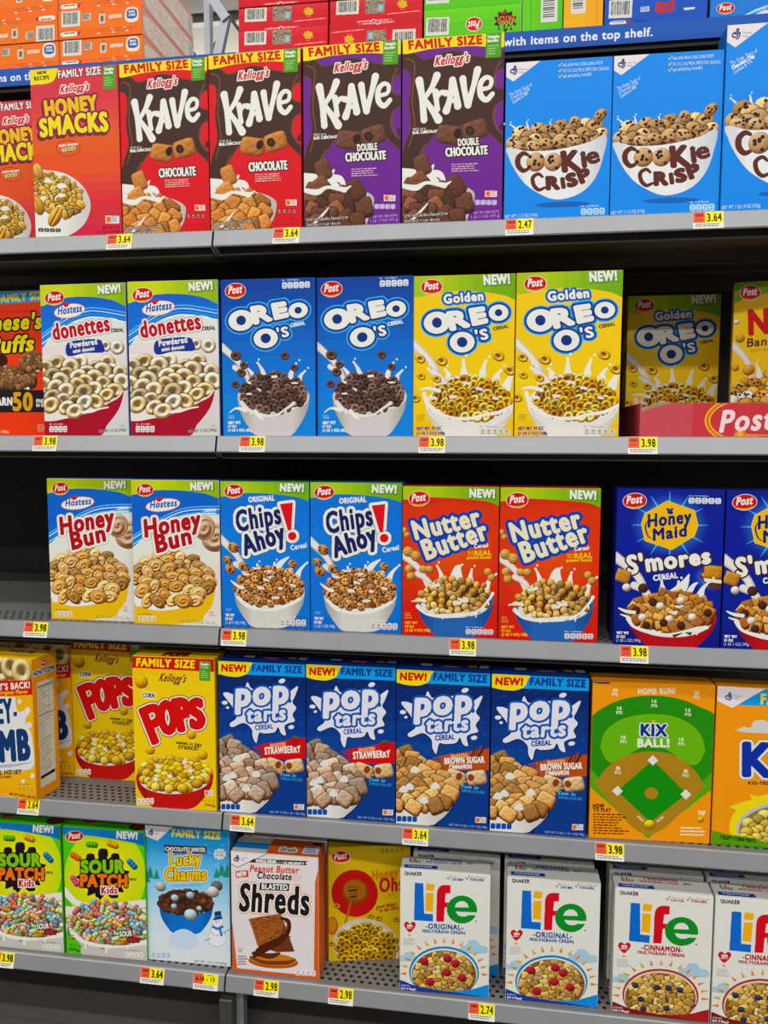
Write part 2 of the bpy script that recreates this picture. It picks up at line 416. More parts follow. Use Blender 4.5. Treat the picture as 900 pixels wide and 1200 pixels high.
            H = np.sqrt(np.maximum(0, t)) * 0.7 + 0.04 * np.cos((u + v) * 20); mask = t > 0
        elif kind == 'swirl':
            an = np.arctan2(v, u); H = np.sqrt(np.maximum(0, 1 - d * d)) * 0.8 + 0.13 * np.cos(d * 11 - an); mask = d < 1
        elif kind == 'cookie':
            H = np.sqrt(np.maximum(0, 1 - d ** 3)) * 0.7; mask = d < 1
        elif kind == 'oat':
            H = np.sqrt(np.maximum(0, 1 - u * u - (v / 0.62) ** 2)) - 0.35 * np.exp(-(v / 0.1) ** 2); mask = (u * u + (v / 0.62) ** 2) < 1
        elif kind == 'gummy':
            t = np.maximum(0, np.abs(u) - 0.5); q = np.hypot(t, v * 1.0); H = np.sqrt(np.maximum(0, 1 - (q / 0.5) ** 2)) * 0.8 + 0.06 * np.cos(u * 13); mask = q < 0.5
        gy, gx = np.gradient(H * R)
        sh = 0.86 + 0.42 * (0.45 * gx + 0.9 * gy + 0.75) / np.sqrt(gx * gx + gy * gy + 1) - 0.18
        sh = np.clip(sh, 0.5, 1.3)
        nz = s.rng.normal(0, noise, ((2 * n + 1) // 2 + 1,) * 2).repeat(2, 0).repeat(2, 1)[:2 * n + 1, :2 * n + 1]
        C = np.clip(hexlin(base)[None, None] * np.clip(sh + nz, .05, 2)[..., None] ** np.array([.75, 1.06, 1.35]), 0, 1)
        if kind == 'cookie':
            for _ in range(6):
                a, b = s.rng.uniform(-0.7, 0.7, 2); C[((u - a) ** 2 + (v - b) ** 2) < 0.035] = (0.2, 0.11, 0.08)
        if hole is not None: C[hole] *= 0.5
        if shade:
            dm, kk = dilate(mask, R * .16); y0, x0 = iy - n - kk + int(R * .1), ix - n - kk; hh, ww = dm.shape
            a, b = max(0, -y0), max(0, -x0); c_, d_ = min(hh, s.H - y0), min(ww, s.W - x0)
            if a < c_ and b < d_:
                ys, xs = slice(y0 + a, y0 + c_), slice(x0 + b, x0 + d_); mm = dm[a:c_, b:d_] & (s.pid[ys, xs] == s.cur); s.col[ys, xs][mm] *= np.array([.62, .56, .5])
        if kind in ('square', 'chunk') and shade: s.paint(mask, iy - n + int(R * .26), ix - n + int(R * .06), C * np.array([.62, .57, .52]))
        e = mask & ~((np.roll(mask, 1, 0) & np.roll(mask, -1, 0)) & (np.roll(mask, 1, 1) & np.roll(mask, -1, 1)))
        C[e] *= 0.72
        s.paint(mask, iy - n, ix - n, C); return s
    def heap(s, kind, cx, cy, rx, ry, r, cols, gap=1.15, asp=(0.75, 1.0), rot=None, back=None, inside=None, tilt=0, n=4000, under='#6b4a2a', milk=0.0):
        cr = math.cos(math.radians(tilt)); sr = math.sin(math.radians(tilt))
        if back: s.E(cx, cy, rx, ry, under, tilt)
        pts = []
        for _ in range(n):
            a, b = s.rng.uniform(-1, 1, 2)
            if a * a + b * b > 1: continue
            x, y = cx + a * rx * cr - b * ry * sr, cy + a * rx * sr + b * ry * cr
            if inside and not inside(x, y): continue
            if all((x - p[0]) ** 2 + ((y - p[1]) * 1.15) ** 2 > (r * gap) ** 2 for p in pts): pts.append((x, y))
        for x, y in sorted(pts, key=lambda p: p[1]):
            c = cols if isinstance(cols, str) else cols[s.rng.integers(len(cols))]
            k = kind if isinstance(kind, str) else kind[s.rng.integers(len(kind))]
            c = np.clip(hexlin(c) * s.rng.uniform(0.8, 1.2), 0, 1)
            s.piece(k, x, y, r * s.rng.uniform(0.9, 1.12), c, s.rng.uniform(-0.7, 0.7) if rot is None else rot * s.rng.uniform(-1, 1), s.rng.uniform(*asp), shade=True)
            if s.rng.random() < milk:
                m_ = s.rng.uniform(.3, .55, 6) * r * np.array([1.3, .7, 1, 1.5, .6, 1]); t_ = np.arange(6) * 1.047 + s.rng.uniform(0, 1)
                s.S([(x + m_[i] * math.cos(t_[i]) * 1.3, y - r * .6 + m_[i] * math.sin(t_[i]) * .8) for i in range(6)], '#ece8df')
        return s

# ---- repeated printed elements
WH = '#f2f0ea'
def badge(a, cx, cy, rx, ry, rot=-4):
    a.part('brand_badge').E(cx, cy, rx, ry, '#f2e6d8', rot).E(cx, cy, rx * 0.95, ry * 0.93, '#c4202a', rot)
    a.P(a.ell(cx, cy + ry * 0.02, rx * 0.92, ry * 0.9, rot, 20, 40, 140), '#e8a51c'); a.P(a.ell(cx, cy - ry * 0.08, rx * 0.95, ry * 0.82, rot, 20, 20, 160), '#c4202a')
    a.T('Post', (cx - rx * 0.66, cy + ry * 0.4), (cx + rx * 0.58, cy + ry * 0.22), ry * 0.98, WH, rx * 0.035, shear=0.25)
def icons(a, x0, y0, x1, y1, n, col='#e8e8e8', mark='#4a4a55', head=None, dy=0):
    a.part('nutrition_icons'); st = (x1 - x0) / n
    if head: a.T('PER 1 CUP SERVING', (x0, y0 - (y1 - y0) * 0.18), (x0 + st * 3, y0 - (y1 - y0) * 0.18 + dy * 0.6), (y1 - y0) * 0.25, head)
    for i in range(n):
        x = x0 + i * st; e = dy * i / n
        a.S([(x + st * .06, y0 + e + (y1 - y0) * .1), (x + st * .45, y0 + e), (x + st * .88, y0 + e + (y1 - y0) * .1), (x + st * .88, y1 + e - (y1 - y0) * .1), (x + st * .45, y1 + e), (x + st * .06, y1 + e - (y1 - y0) * .1)], col)
        a.R(x + st * .3, y0 + e + (y1 - y0) * .3, x + st * .62, y0 + e + (y1 - y0) * .46, mark); a.R(x + st * .2, y0 + e + (y1 - y0) * .72, x + st * .74, y0 + e + (y1 - y0) * .82, mark)
def gmills(a, tri, cx, cy, r):
    a.part('maker_emblem').P(tri, '#ece9e4')
    b = '#1f2f78'
    a.L([(cx + r * .1, cy - r * .75), (cx + r * .35, cy - r), (cx + r * .5, cy - r * .7), (cx, cy - r * .35), (cx - r * .6, cy - r * .1), (cx - r * .7, cy + r * .4), (cx - r * .2, cy + r * .65), (cx + r * .3, cy + r * .3), (cx + r * .35, cy - r * .2)], r * .3, b)
    a.L([(cx - r * .2, cy), (cx + r * .3, cy - r * .1), (cx + r * .75, cy - r * .3), (cx + r * .6, cy + r * .6), (cx + r * .1, cy + r * .95)], r * .28, b)
    a.T('General', (cx + r * 1.3, cy - r * .05), (cx + r * 3.2, cy), r * .42, '#5a5f80').T('Mills', (cx + r * 1.3, cy + r * .65), (cx + r * 2.5, cy + r * .7), r * .42, '#5a5f80')
def greentag(a, x0, y0, x1, y1, dy=0):
    a.part('green_label').P([(x0, y0), (x1, y0 + dy), (x1, y1 + dy), (x0, y1)], '#5da03c')
    w, h = x1 - x0, y1 - y0
    a.T('Simple', (x0 + w * .12, y0 + h * .2 + dy * .1), (x0 + w * .85, y0 + h * .2 + dy * .8), h * .13, WH, w * .012).T('Inside', (x0 + w * .12, y0 + h * .36 + dy * .1), (x0 + w * .8, y0 + h * .36 + dy * .8), h * .13, WH, w * .012)
    a.lines(x0 + w * .12, y0 + h * .5, x1 - w * .1, y1 - h * .08, 4, '#b8dca0', .35, .5, dy)
def kell(a, p0, p1, h, col='#c2202c', out=WH):
    a.part('maker_script').T("Kellogg's", p0, p1, h, col, h * .045, [(h * .12, out)] if out else (), shear=.35)
def splashes(a, cx, cy, rx, ry, n, col=WH, a0=200, a1=340, ln=1.0):
    """crown of milk drops thrown up round a bowl"""
    a.part('milk_splash'); n = max(3, int(n * .55))
    for i in range(n):
        t = math.radians(a0 + (a1 - a0) * (i + .5) / n + a.rng.uniform(-9, 9)); x, y = cx + rx * math.cos(t), cy + ry * math.sin(t)
        l = ln * ry * a.rng.uniform(.3, .75); dx = math.cos(t) * l * a.rng.uniform(.4, 1.0) + a.rng.uniform(-.2, .2) * l; k = ry * .16
        a.L([(x - dx * .1, y + k), (x + dx * .3, y - l * .45), (x + dx * 1.05, y - l)], [k * 3.0, k * 1.5, k * .6], col)
        a.E(x + dx * 1.08, y - l, k * .5, k * .5, col).E(x + dx * 1.25 + k, y - l - k * 1.4, k * .4, k * .45, col)
def bowl(a, cx, cy, rx, ry, depth, col, dark, milk='#e9e5dc'):
    a.part('bowl_picture')
    q = [(cx - rx, cy), (cx - rx * .93, cy + depth * .35), (cx - rx * .7, cy + depth * .75), (cx - rx * .4, cy + depth), (cx + rx * .4, cy + depth), (cx + rx * .7, cy + depth * .75), (cx + rx * .93, cy + depth * .35), (cx + rx, cy)]
    q = np.vstack([catmull(q, False), a.ell(cx, cy, rx, ry, 0, 24, 0, -180)]); a.P(q, ('h', dark, col, col, col, dark))
    a.E(cx, cy, rx, ry, col).E(cx, cy + ry * .04, rx * .94, ry * .9, dark).E(cx, cy + ry * .12, rx * .9, ry * .82, milk)
def pour(a, p0, p1, w, col='#eeeae2', sh='#c9c6c2'):
    a.part('milk_splash'); m = ((p0[0] + p1[0]) / 2 + w * .5, (p0[1] + p1[1]) / 2 - w * .4)
    a.L([p0, m, p1], [w, w * .75, w * .7], sh); a.L([(p0[0] - w * .1, p0[1] - w * .1), (m[0] - w * .1, m[1] - w * .1), (p1[0] - w * .08, p1[1])], [w * .7, w * .5, w * .45], col)
def drips(a, pts, w, col=WH):
    a.part('milk_splash').L(pts, [w * a.rng.uniform(.45, 1.5) for _ in pts], col)
    for i in range(1, len(pts) - 1):
        x, y = pts[i]
        if a.rng.random() < .55: a.L([(x, y), (x + a.rng.uniform(-3, 3), y + w * a.rng.uniform(.7, 1.6))], [w * .6, w * .4], col)
def barcode(a, x0, y0, x1, y1, dy=0, vert=False):
    a.part('barcode').P([(x0, y0), (x1, y0 + dy), (x1, y1 + dy), (x0, y1)], '#dedbd6')
    n = 13
    for i in range(n):
        t0 = .1 + .8 * i / n; t1 = t0 + .8 / n * a.rng.uniform(.35, .8)
        if vert: a.R(x0 + (x1 - x0) * .12, y0 + (y1 - y0) * t0, x1 - (x1 - x0) * .2, y0 + (y1 - y0) * t1, '#55534f')
        else: a.P([(x0 + (x1 - x0) * t0, y0 + (y1 - y0) * .08 + dy * t0), (x0 + (x1 - x0) * t1, y0 + (y1 - y0) * .08 + dy * t1), (x0 + (x1 - x0) * t1, y0 + (y1 - y0) * .82 + dy * t1), (x0 + (x1 - x0) * t0, y0 + (y1 - y0) * .82 + dy * t0)], '#55534f')

# ------------------------------------------------------------------ the fronts, one function per product
def q4(*a): return [(a[i], a[i + 1]) for i in range(0, 8, 2)]
def d_krave(w, h, double):
    red = '#6f2a8c' if double else '#d5232f'
    q = q4(430, 193, 828, 150, 440, 922, 832, 912) if double else q4(48, 228, 422, 185, 63, 940, 432, 925)
    a = Art(w, h, q4(48, 228, 422, 185, 63, 940, 432, 925), red, 3)
    br, b2 = ('#412621', '#633a2c')
    a.part('chocolate_splash')
    a.S([(40, 262), (95, 283), (125, 303), (165, 292), (230, 266), (330, 285), (385, 280), (432, 252), (436, 318), (404, 330), (385, 370), (398, 405), (440, 412), (445, 440), (398, 468), (384, 520), (400, 565), (440, 605), (445, 640), (398, 600), (360, 566), (300, 555), (200, 566), (150, 622), (120, 680), (100, 722), (50, 745), (55, 690), (72, 620), (88, 560), (78, 470), (84, 400), (76, 348), (40, 332)], br, [(4, b2)])
    for p in ([(62, 300), (92, 318), (90, 400), (88, 470), (100, 560), (80, 640)], [(410, 300), (392, 345), (392, 395)], [(398, 480), (392, 520), (412, 575)], [(140, 632), (112, 690)]):
        a.L(p, 5, '#7a4a38')
    a.E(421, 555, 9, 16, br, 10)
    a.part('top_banner').S([(45, 225), (430, 180), (426, 241), (300, 243), (160, 258), (46, 282)], '#f9df12')
    a.T('FAMILY SIZE', (73, 264), (340, 232), 33, '#c4272b', 3)
    greentag(a, 354, 192, 412, 288, -6)
    kell(a, (168, 324), (290, 304), 34)
    a.part('title_lettering'); k = '#ecebe6'; kw = [(3, '#2a1713')]
    for p, wd in (([(112, 384), (124, 450), (133, 535)], [26, 20, 22]), ([(176, 362), (158, 410), (126, 462)], [24, 17, 14]), ([(128, 448), (165, 500), (186, 533)], [14, 20, 26]),
                  ([(172, 425), (178, 470), (180, 492)], [20, 16, 20]), ([(178, 450), (192, 428), (212, 430)], [12, 15, 20]),
                  ([(214, 498), (226, 450), (234, 378)], [24, 18, 22]), ([(234, 378), (248, 430), (256, 478)], [22, 18, 24]), ([(222, 462), (248, 456)], [13, 13]),
                  ([(272, 372), (282, 430), (294, 474)], [22, 18, 22]), ([(326, 336), (312, 400), (294, 474)], [24, 17, 20]),
                  ([(336, 412), (372, 402), (378, 372), (358, 364), (338, 390), (340, 434), (362, 452), (384, 428)], [13, 13, 13, 14, 17, 18, 17, 15])):
        a.L(p, [v * 1.16 for v in wd], k)
    a.part('flavor_label')
    a.T('MADE WITH', (94, 577), (140, 575), 9, WH, .6).T('REAL CHOCOLATE!', (94, 592), (190, 583), 12, WH, 1)
    c = '#6e4434' if double else '#bd7a42'
    a.part('cereal_picture')
    a.piece('chunk', 228, 592, 50, c, .2, .7).piece('chunk', 322, 572, 48, c, -.25, .75); a.E(258, 585, 14, 20, '#2a1511', 20).E(304, 575, 17, 19, '#2a1511', -20).E(304, 575, 9, 10, '#4a2a20')
    a.part('flavor_label')
    if double: a.T('DOUBLE', (262, 635), (338, 628), 27, WH, 2.5, [(4, '#1e1412')]).T('CHOCOLATE', (218, 677), (372, 665), 33, WH, 3, [(4, '#1e1412')])
    else: a.T('CHOCOLATE', (216, 695), (371, 684), 36, WH, 3, [(4, '#1e1412')])
    a.lines(240, 706, 358, 742, 4, '#e6c8c4', .35, .3, -6)
    a.part('bowl_picture'); a.S([(50, 735), (120, 760), (250, 780), (320, 810), (327, 850), (310, 900), (270, 945), (50, 960)], ('h', '#e9e6e0', '#e9e6e0', '#bdb8b2'))
    a.part('milk_splash'); a.L([(60, 740), (95, 742), (130, 750), (160, 730), (172, 712)], [30, 28, 26, 16, 8], WH).L([(120, 755), (190, 745), (213, 775)], [34, 26, 14], WH).L([(60, 800), (170, 790)], 60, WH)
    cc = ['#6a4232', '#7a4c38', '#5e3828'] if double else ['#c4824a', '#cf8c50', '#b4703c']
    a.part('cereal_pieces'); a.heap('chunk', 150, 868, 150, 76, 34, cc, 1.05, (.7, 1), 1.4, inside=lambda x, y: y > 775 + max(0, x - 120) * .2)
    a.piece('chunk', 132, 712, 40, cc[0], 1.2, .75).piece('chunk', 118, 772, 36, cc[1], -.6, .8)
    if double: a.piece('chunk', 258, 790, 42, cc[2], .9, .75)
    a.part('milk_splash').L([(60, 792), (110, 800), (150, 780), (215, 790)], [16, 22, 12, 20], WH).L([(215, 790), (238, 775)], [14, 5], WH).L([(100, 925), (140, 880), (155, 860)], [10, 8, 3], WH)
    a.part('net_weight').T('Cereal with Chocolate Flavored Center', (70, 915), (232, 905), 13, WH, .8, [(2, '#3a2420')]).T('Cereal con centro sabor chocolate', (70, 935), (200, 928), 12, WH, .8, [(2, '#3a2420')])
    dk = '#cdb5dd' if double else '#6a1016'
    a.T('NET WT./PESO NETO', (328, 903), (422, 896), 10, dk, .6).T('1 LB 1.7 OZ (477 g)', (318, 920), (424, 912), 10, dk, .6)
    a.part('rewards_tag').R(367, 810, 412, 834, '#efe9e2').R(370, 813, 385, 831, '#e2702a').lines(388, 813, 410, 832, 3, '#b4262a')
    icons(a, 330, 846, 414, 866, 4, '#c98' if 0 else ('#c9b6d6' if double else '#a83038'), '#d8c8c8')
    return a
def d_smacks(w, h):
    a = Art(w, h, q4(184, 112, 728, 82, 226, 1157, 750, 1127), ('v', '#c93a48', '#d4464a', '#e0623d', '#df5b3c', '#d23a45', '#cf3347'), 5)
    a.part('top_banner').S([(150, 105), (345, 100), (352, 135), (335, 178), (292, 198), (232, 203), (150, 200)], '#f7dd12')
    a.T('NEW', (232, 142), (290, 136), 21, '#3a2a10', 1).T('RECIPE', (214, 180), (309, 171), 26, '#3a2a10', 1).T('FAMILY SIZE', (364, 165), (626, 142), 46, WH, 4, [(4, '#5d3034')])
    greentag(a, 641, 94, 716, 238, -6); kell(a, (375, 258), (547, 238), 44)
    a.part('title_lettering'); o = [(8, '#6c2340'), (11, '#a03048')]
    a.T('HONEY', (288, 404), (604, 366), 96, '#f4c024', 8, o, h1=92, drop=(-8, 10, '#6c2340', 8)); a.T('SMACKS', (256, 528), (668, 492), 104, '#f7dc1c', 9, o, h1=112, arch=8, drop=(-8, 12, '#6c2340', 9))
    a.part('flavor_label').E(425, 600, 76, 50, '#93271f').E(425, 600, 72, 46, '#dc6436').T("HONEY SMACKIN'", (368, 592), (486, 580), 13, WH, 1).T('GOOD!', (386, 622), (470, 611), 24, '#f5e6a0', 3, [(3, '#5e2a18')])
    a.part('bowl_picture').S([(180, 765), (300, 738), (420, 762), (515, 832), (560, 925), (550, 1010), (500, 1085), (400, 1142), (180, 1190)], ('h', '#efece6', '#efece6', '#cfcac4'))
    a.E(355, 890, 172, 122, '#dcd4c8', 20)
    a.part('cereal_pieces').heap('oat', 345, 888, 172, 112, 30, ['#d4a85a', '#c9984a', '#deb76c'], .85, (.9, 1.15), 1.6, True, tilt=20, under='#9a6a30')
    a.part('milk_splash')
    for x, y, r in ((300, 800, 24), (385, 830, 30), (380, 888, 24), (270, 905, 20)): a.L([(x - r, y + 6), (x, y), (x + r, y + 4)], [8, r, 8], WH)
    a.part('cereal_pieces').piece('oat', 345, 1020, 62, '#d6a352', -1.0, 1.0).piece('oat', 240, 745, 48, '#dcb266', 1.2).piece('oat', 240, 955, 56, '#d6a352', 1.2)
    icons(a, 240, 1090, 382, 1114, 4, '#4a3c38', '#d8d0c8')
    a.part('rewards_tag').R(652, 1008, 735, 1054, '#efe9e2').R(658, 1014, 684, 1048, '#e2702a').lines(688, 1012, 730, 1050, 3, '#2a5ca2')
    a.part('net_weight').T('NET WT 1 LB', (635, 1090), (735, 1082), 14, '#7a1a22', 1).T('7.1 OZ (652g)', (600, 1115), (738, 1106), 14, '#7a1a22', 1)
    return a
def d_cookie(w, h, fam=False):
    a = Art(w, h, q4(247, 240, 713, 220, 230, 912, 690, 893), '#0c8de6', 7)
    gmills(a, [(240, 236), (402, 231), (277, 320), (240, 296)], 279, 272, 19)
    a.part('claims_lettering')
    if fam: a.S([(645, 222), (720, 222), (720, 262), (648, 262)], '#f4dd14')
    else:
        for i, t in enumerate(('NO HIGH FRUCTOSE CORN SYRUP', 'NO COLORS FROM ARTIFICIAL SOURCES', 'NO ARTIFICIAL FLAVORS')):
            y = 258 + i * 24; e = (670, 698, 622)[i]
            a.L([(478, y - 6), (483, y), (493, y - 14)], 3, '#d8e04a', False).T(t, (498, y + 2), (e, y - 6), 13, WH, 1.1)
    for i, t in enumerate(('The Great Taste of', 'Chocolate Chip', 'Cookies & Milk')):
        a.T(t, (262 + i * 7, 384 + i * 16), (357 + i * (-6) + (3, -2, -2)[i], 338 + i * 18), 14, WH, .8, shear=.1)
    a.part('bowl_picture').E(490, 846, 120, 12, '#0c62b4', -2)
    a.S([(247, 602), (256, 650), (284, 705), (330, 762), (392, 802), (455, 824), (525, 815), (590, 782), (640, 722), (670, 640), (682, 550), (600, 530), (465, 540), (340, 560)], ('h', '#d5d6da', '#f2f1ee', '#f2f1ee', '#e9e9ea', '#c9cdd6'))
    splashes(a, 465, 570, 200, 45, 12, '#eceae6', 200, 340, 1.3)
    a.part('cereal_pieces'); cc = ['#c39a6b', '#b98d5e', '#cba679']
    a.heap('cookie', 462, 560, 205, 50, 36, cc, .95, (.8, 1), tilt=-6)
    for x, y in ((290, 597), (362, 598), (420, 588), (480, 582), (545, 572)): a.piece('cookie', x, y, 34, cc[int(x) % 3], .3, .75)
    a.part('bowl_picture').S([(247, 602), (256, 650), (284, 705), (330, 762), (392, 802), (455, 824), (525, 815), (590, 782), (640, 722), (670, 640), (682, 550), (600, 583), (465, 612), (340, 618)], ('h', '#d5d6da', '#f2f1ee', '#f2f1ee', '#e9e9ea', '#c9cdd6'))
    a.part('cereal_pieces').piece('cookie', 657, 468, 34, '#b98d5e', -.8, .7).piece('cookie', 548, 495, 26, '#c39a6b').piece('cookie', 615, 545, 26, '#b98d5e', 0, .5)
    a.part('title_lettering'); b = '#57281f'
    a.L([(338, 634), (318, 628), (296, 648), (296, 680), (318, 702), (346, 690)], [14, 20, 24, 24, 20, 14], b)
    a.T('K', (496, 704), (566, 698), 80, b, 8); a.T('i', (584, 684), (592, 683), 62, b, 8).T('e', (606, 675), (654, 662), 68, b, 4.5)
    a.L([(402, 728), (384, 716), (360, 732), (364, 764), (386, 784), (412, 774)], [12, 15, 18, 18, 16, 12], b)
    a.T('R', (424, 780), (474, 778), 50, b, 7).T('i', (492, 774), (499, 773), 42, b, 7).T('S', (518, 770), (556, 760), 50, b, 7).T('P', (574, 754), (616, 738), 50, b, 7)
    a.piece('cookie', 373, 665, 42, '#c49c70').piece('cookie', 450, 665, 40, '#c8a277')
    icons(a, 570, 862, 676, 890, 4, '#bfe0f5', '#2a6aa8', WH, -4)
    a.part('net_weight').T('NET WT 11.25 OZ (318g)' if not fam else 'NET WT 1 LB 3.4 OZ (550g)', (236, 906), (380, 896), 13, WH, .9)
    return a
def d_puffs(w, h):
    a = Art(w, h, q4(-324, 125, 354, 128, -290, 1140, 384, 1138), '#ee4a20', 9)
    a.part('top_banner').S([(-340, 115), (370, 115), (372, 196), (200, 205), (0, 214), (-340, 220)], '#2f9ad4').T('FAMILY SIZE', (-46, 204), (336, 186), 52, '#f5d90e', 5)
    a.part('flavor_label').T('SWEET & CRUNCHY CORN PUFFS', (-210, 288), (220, 276), 20, '#8e2412', .8)
    a.part('title_lettering'); o = [(12, '#1c1210')]
    a.T("Reese's", (-165, 400), (286, 388), 104, '#f5dc14', 7, o, shear=.2).T('Puffs', (-110, 556), (222, 545), 110, '#f5dc14', 7, o, shear=.2)
    a.part('bowl_picture').S([(-160, 690), (0, 640), (240, 690), (255, 720), (215, 815), (-140, 815)], '#3a221c').L([(40, 800), (110, 790), (188, 806)], [30, 26, 20], WH)
    a.E(-20, 610, 50, 50, '#3a1512')
    a.L([(120, 660), (200, 690), (330, 655)], [20, 34, 20], '#d8d0c8')
    a.part('cereal_pieces'); cc = ['#8e6440', '#7d5536', '#9d7450']
    a.heap('puff', 60, 730, 190, 72, 26, cc, .95, (.95, 1), under='#3a221c', back=True).heap('puff', 225, 622, 92, 58, 25, cc, .95, (.95, 1))
    a.part('promotion_strip').P([(-330, 815), (380, 820), (382, 975), (-320, 975)], '#201c1e').T('EARN', (-90, 925), (60, 925), 55, WH, 5).T('50', (72, 960), (215, 960), 122, '#e2a11c', 10).T('FIND IT', (250, 908), (345, 908), 24, WH, 2).T('IN EVERY', (250, 936), (360, 936), 22, WH, 2)
    icons(a, 255, 1058, 370, 1110, 2, '#f08a68', '#a83018'); a.part('net_weight').T('NET WT 1 LB 4.7 OZ (586g)', (-250, 1122), (32, 1120), 18, '#f5b8a0', 1)
    return a
def host(a, cx, cy, rx, ry):
    a.part('maker_emblem').E(cx, cy, rx, ry, '#c22a35', -8).E(cx, cy, rx * .96, ry * .92, WH, -8)
    a.S([(cx - rx * .22, cy - ry * .45), (cx - rx * .42, cy - ry * .95), (cx - rx * .32, cy - ry * 1.15), (cx - rx * .2, cy - ry * 1.0), (cx - rx * .08, cy - ry * 1.2), (cx + rx * .02, cy - ry * 1.0)], '#c22a35')
    a.T('Hostess', (cx - rx * .72, cy + ry * .5), (cx + rx * .76, cy + ry * .12), ry * 1.02, '#1d4fa8', ry * .06, shear=.2)
def swoosh(a, edge, col='#1668c8'):
    pass
def d_donuts(w, h):
    a = Art(w, h, q4(513, 103, 888, 98, 530, 727, 893, 727), ('v', '#e6e4e2', '#e6e4e2', '#dedbd8', '#d8d4d0'), 11)
    a.part('swoosh_panel').S([(505, 150), (890, 150), (900, 262), (840, 246), (760, 238), (690, 246), (620, 276), (560, 318), (508, 362)], ('v', '#155fc0', '#1a6fcf', '#2a86dc'))
    for k, (c, wd) in enumerate((('#5fb4ee', 5), ('#bfe2f7', 4), ('#3d97e0', 6), ('#e6f3fb', 5))):
        o = k * 13 - 30; a.L([(505, 350 + o), (560, 312 + o), (620, 270 + o), (690, 240 + o), (760, 231 + o), (900, 255 + o)], wd, c)
    a.part('top_banner').S([(500, 95), (900, 90), (900, 192), (830, 170), (740, 155), (620, 158), (500, 190)], ('h', '#c2cf28', '#cfd72a', '#a2c02c', '#8db32a')).T('NEW!', (772, 142), (867, 136), 32, WH, 3, drop=(2, 3, '#6a8a20', 3))
    badge(a, 577, 157, 44, 31); host(a, 643, 212, 70, 31)
    a.part('title_lettering').T('donettes', (574, 332), (818, 296), 66, '#b3202e', 5, [(6, WH), (9, '#9aa0a8')])
    a.T('CEREAL', (824, 304), (877, 301), 15, '#3a3a44', 1.2)
    a.part('bowl_picture').piece('ring', 800, 360, 24, '#e2dac8', 0, .95).piece('ring', 850, 367, 30, '#e9e2d0', 0, .95)
    a.S([(500, 640), (650, 650), (780, 610), (850, 560), (876, 485), (872, 560), (850, 622), (802, 682), (748, 735), (500, 740)], '#a51e33')
    a.part('milk_splash').S([(500, 420), (600, 400), (760, 390), (850, 430), (878, 490), (862, 545), (800, 590), (760, 622), (690, 640), (640, 655), (500, 650)], '#ece8e0')
    a.part('cereal_pieces').heap('ring', 690, 515, 185, 132, 38, ['#ead6ae', '#efdfba', '#e0c898'], .98, (.72, .95), .6, inside=lambda x, y: y < 645 - max(0, x - 640) * .42 and y > 425, under='#b09a70')
    a.part('flavor_label').S([(632, 347), (700, 333), (770, 333), (786, 350), (790, 385), (710, 388), (633, 400)], '#20358a').T('Powdered', (646, 367), (762, 352), 24, WH, 2).T('mini donuts', (658, 388), (750, 376), 15, WH, 1.3)
    drips(a, [(690, 632), (730, 628), (770, 618), (805, 612)], 10); drips(a, [(820, 585), (850, 570), (868, 545)], 9)
    icons(a, 548, 688, 628, 713, 4, '#e8dfe0', '#6a2a38', WH); a.part('net_weight').T('NET WT 12 OZ (340g)', (765, 716), (880, 708), 12, '#85828a', .8).T('ENLARGED', (855, 690), (876, 690), 6, '#55525a', .5)
    return a
def oreo(a, o1, re, o4, o2, sp, ry):
    a.part('title_lettering'); nv = '#1b2f7e'
    for r, c in ((14, '#57b4ee'), (10, '#2a6cc0'), (6, nv), (0, WH)):
        o = [(r, c)] if r else ()
        a.E(o1[0], o1[1], 53, 43, c, -8, o).E(o4[0], o4[1], 40, 32, c, -8, o).E(o2[0], o2[1], 50, 40, c, -6, o)
        a.T('RE', re[0], re[1], 66, c, 8, o, h1=55).T("'S", sp[0], sp[1], 40, c, 5, o, h1=38)
    a.E(o1[0], o1[1], 20, 20, nv, -8).E(o4[0], o4[1], 15, 14, nv, -8).E(o2[0], o2[1], 21, 20, nv, -6)
def d_oreo(w, h):
    a = Art(w, h, q4(62, 95, 450, 88, 75, 733, 452, 733), ('v', '#173f94', '#1652a8', '#1268c0', '#0f78d0', '#1684d8', '#1a86d6'), 13)
    badge(a, 122, 140, 44, 33); icons(a, 315, 106, 432, 132, 5, '#dfe6f2', '#3a558a', WH, -3)
    oreo(a, (146, 262), ((204, 274), (338, 244)), (382, 222), (248, 336), ((302, 335), (344, 326)), 0)
    a.T('CEREAL', (352, 291), (410, 280), 14, WH, 1.2)
    pour(a, (66, 370), (195, 545), 30)
    bowl(a, 280, 575, 148, 66, 160, '#d5d1ca', '#a5a29e')
    splashes(a, 285, 545, 130, 60, 9, '#ece9e2', 205, 345, 1.2); pour(a, (120, 455), (200, 550), 22)
    a.part('cereal_pieces').heap('ring', 278, 560, 132, 72, 20, ['#6e534a', '#5a433b', '#80645a'], .92, (.55, 1), 1.5, True, milk=.1, under='#241a18')
    for x, y, r in ((125, 408, 23), (158, 447, 18), (148, 477, 20), (123, 525, 18), (327, 408, 19), (365, 457, 17)): a.piece('ring', x, y, r, '#64493e', .4, .85)
    a.part('milk_splash'); drips(a, [(150, 600), (185, 632), (240, 650), (290, 650), (330, 625), (365, 600)], 13, '#e9e6de'); a.L([(100, 640), (125, 622), (165, 628)], [3, 8, 20], WH).L([(205, 632), (225, 655), (238, 668)], [14, 16, 4], WH)
    a.part('net_weight')
    for i, t in enumerate(('NET WT', '17 OZ', '(1 LB 1 OZ) 481g')): a.T(t, (95, 686 + i * 15), ((145, 128, 192)[i], 685 + i * 15), 11, WH, 1)
    a.lines(95, 650, 128, 666, 3, '#a8c8ea')
    return a
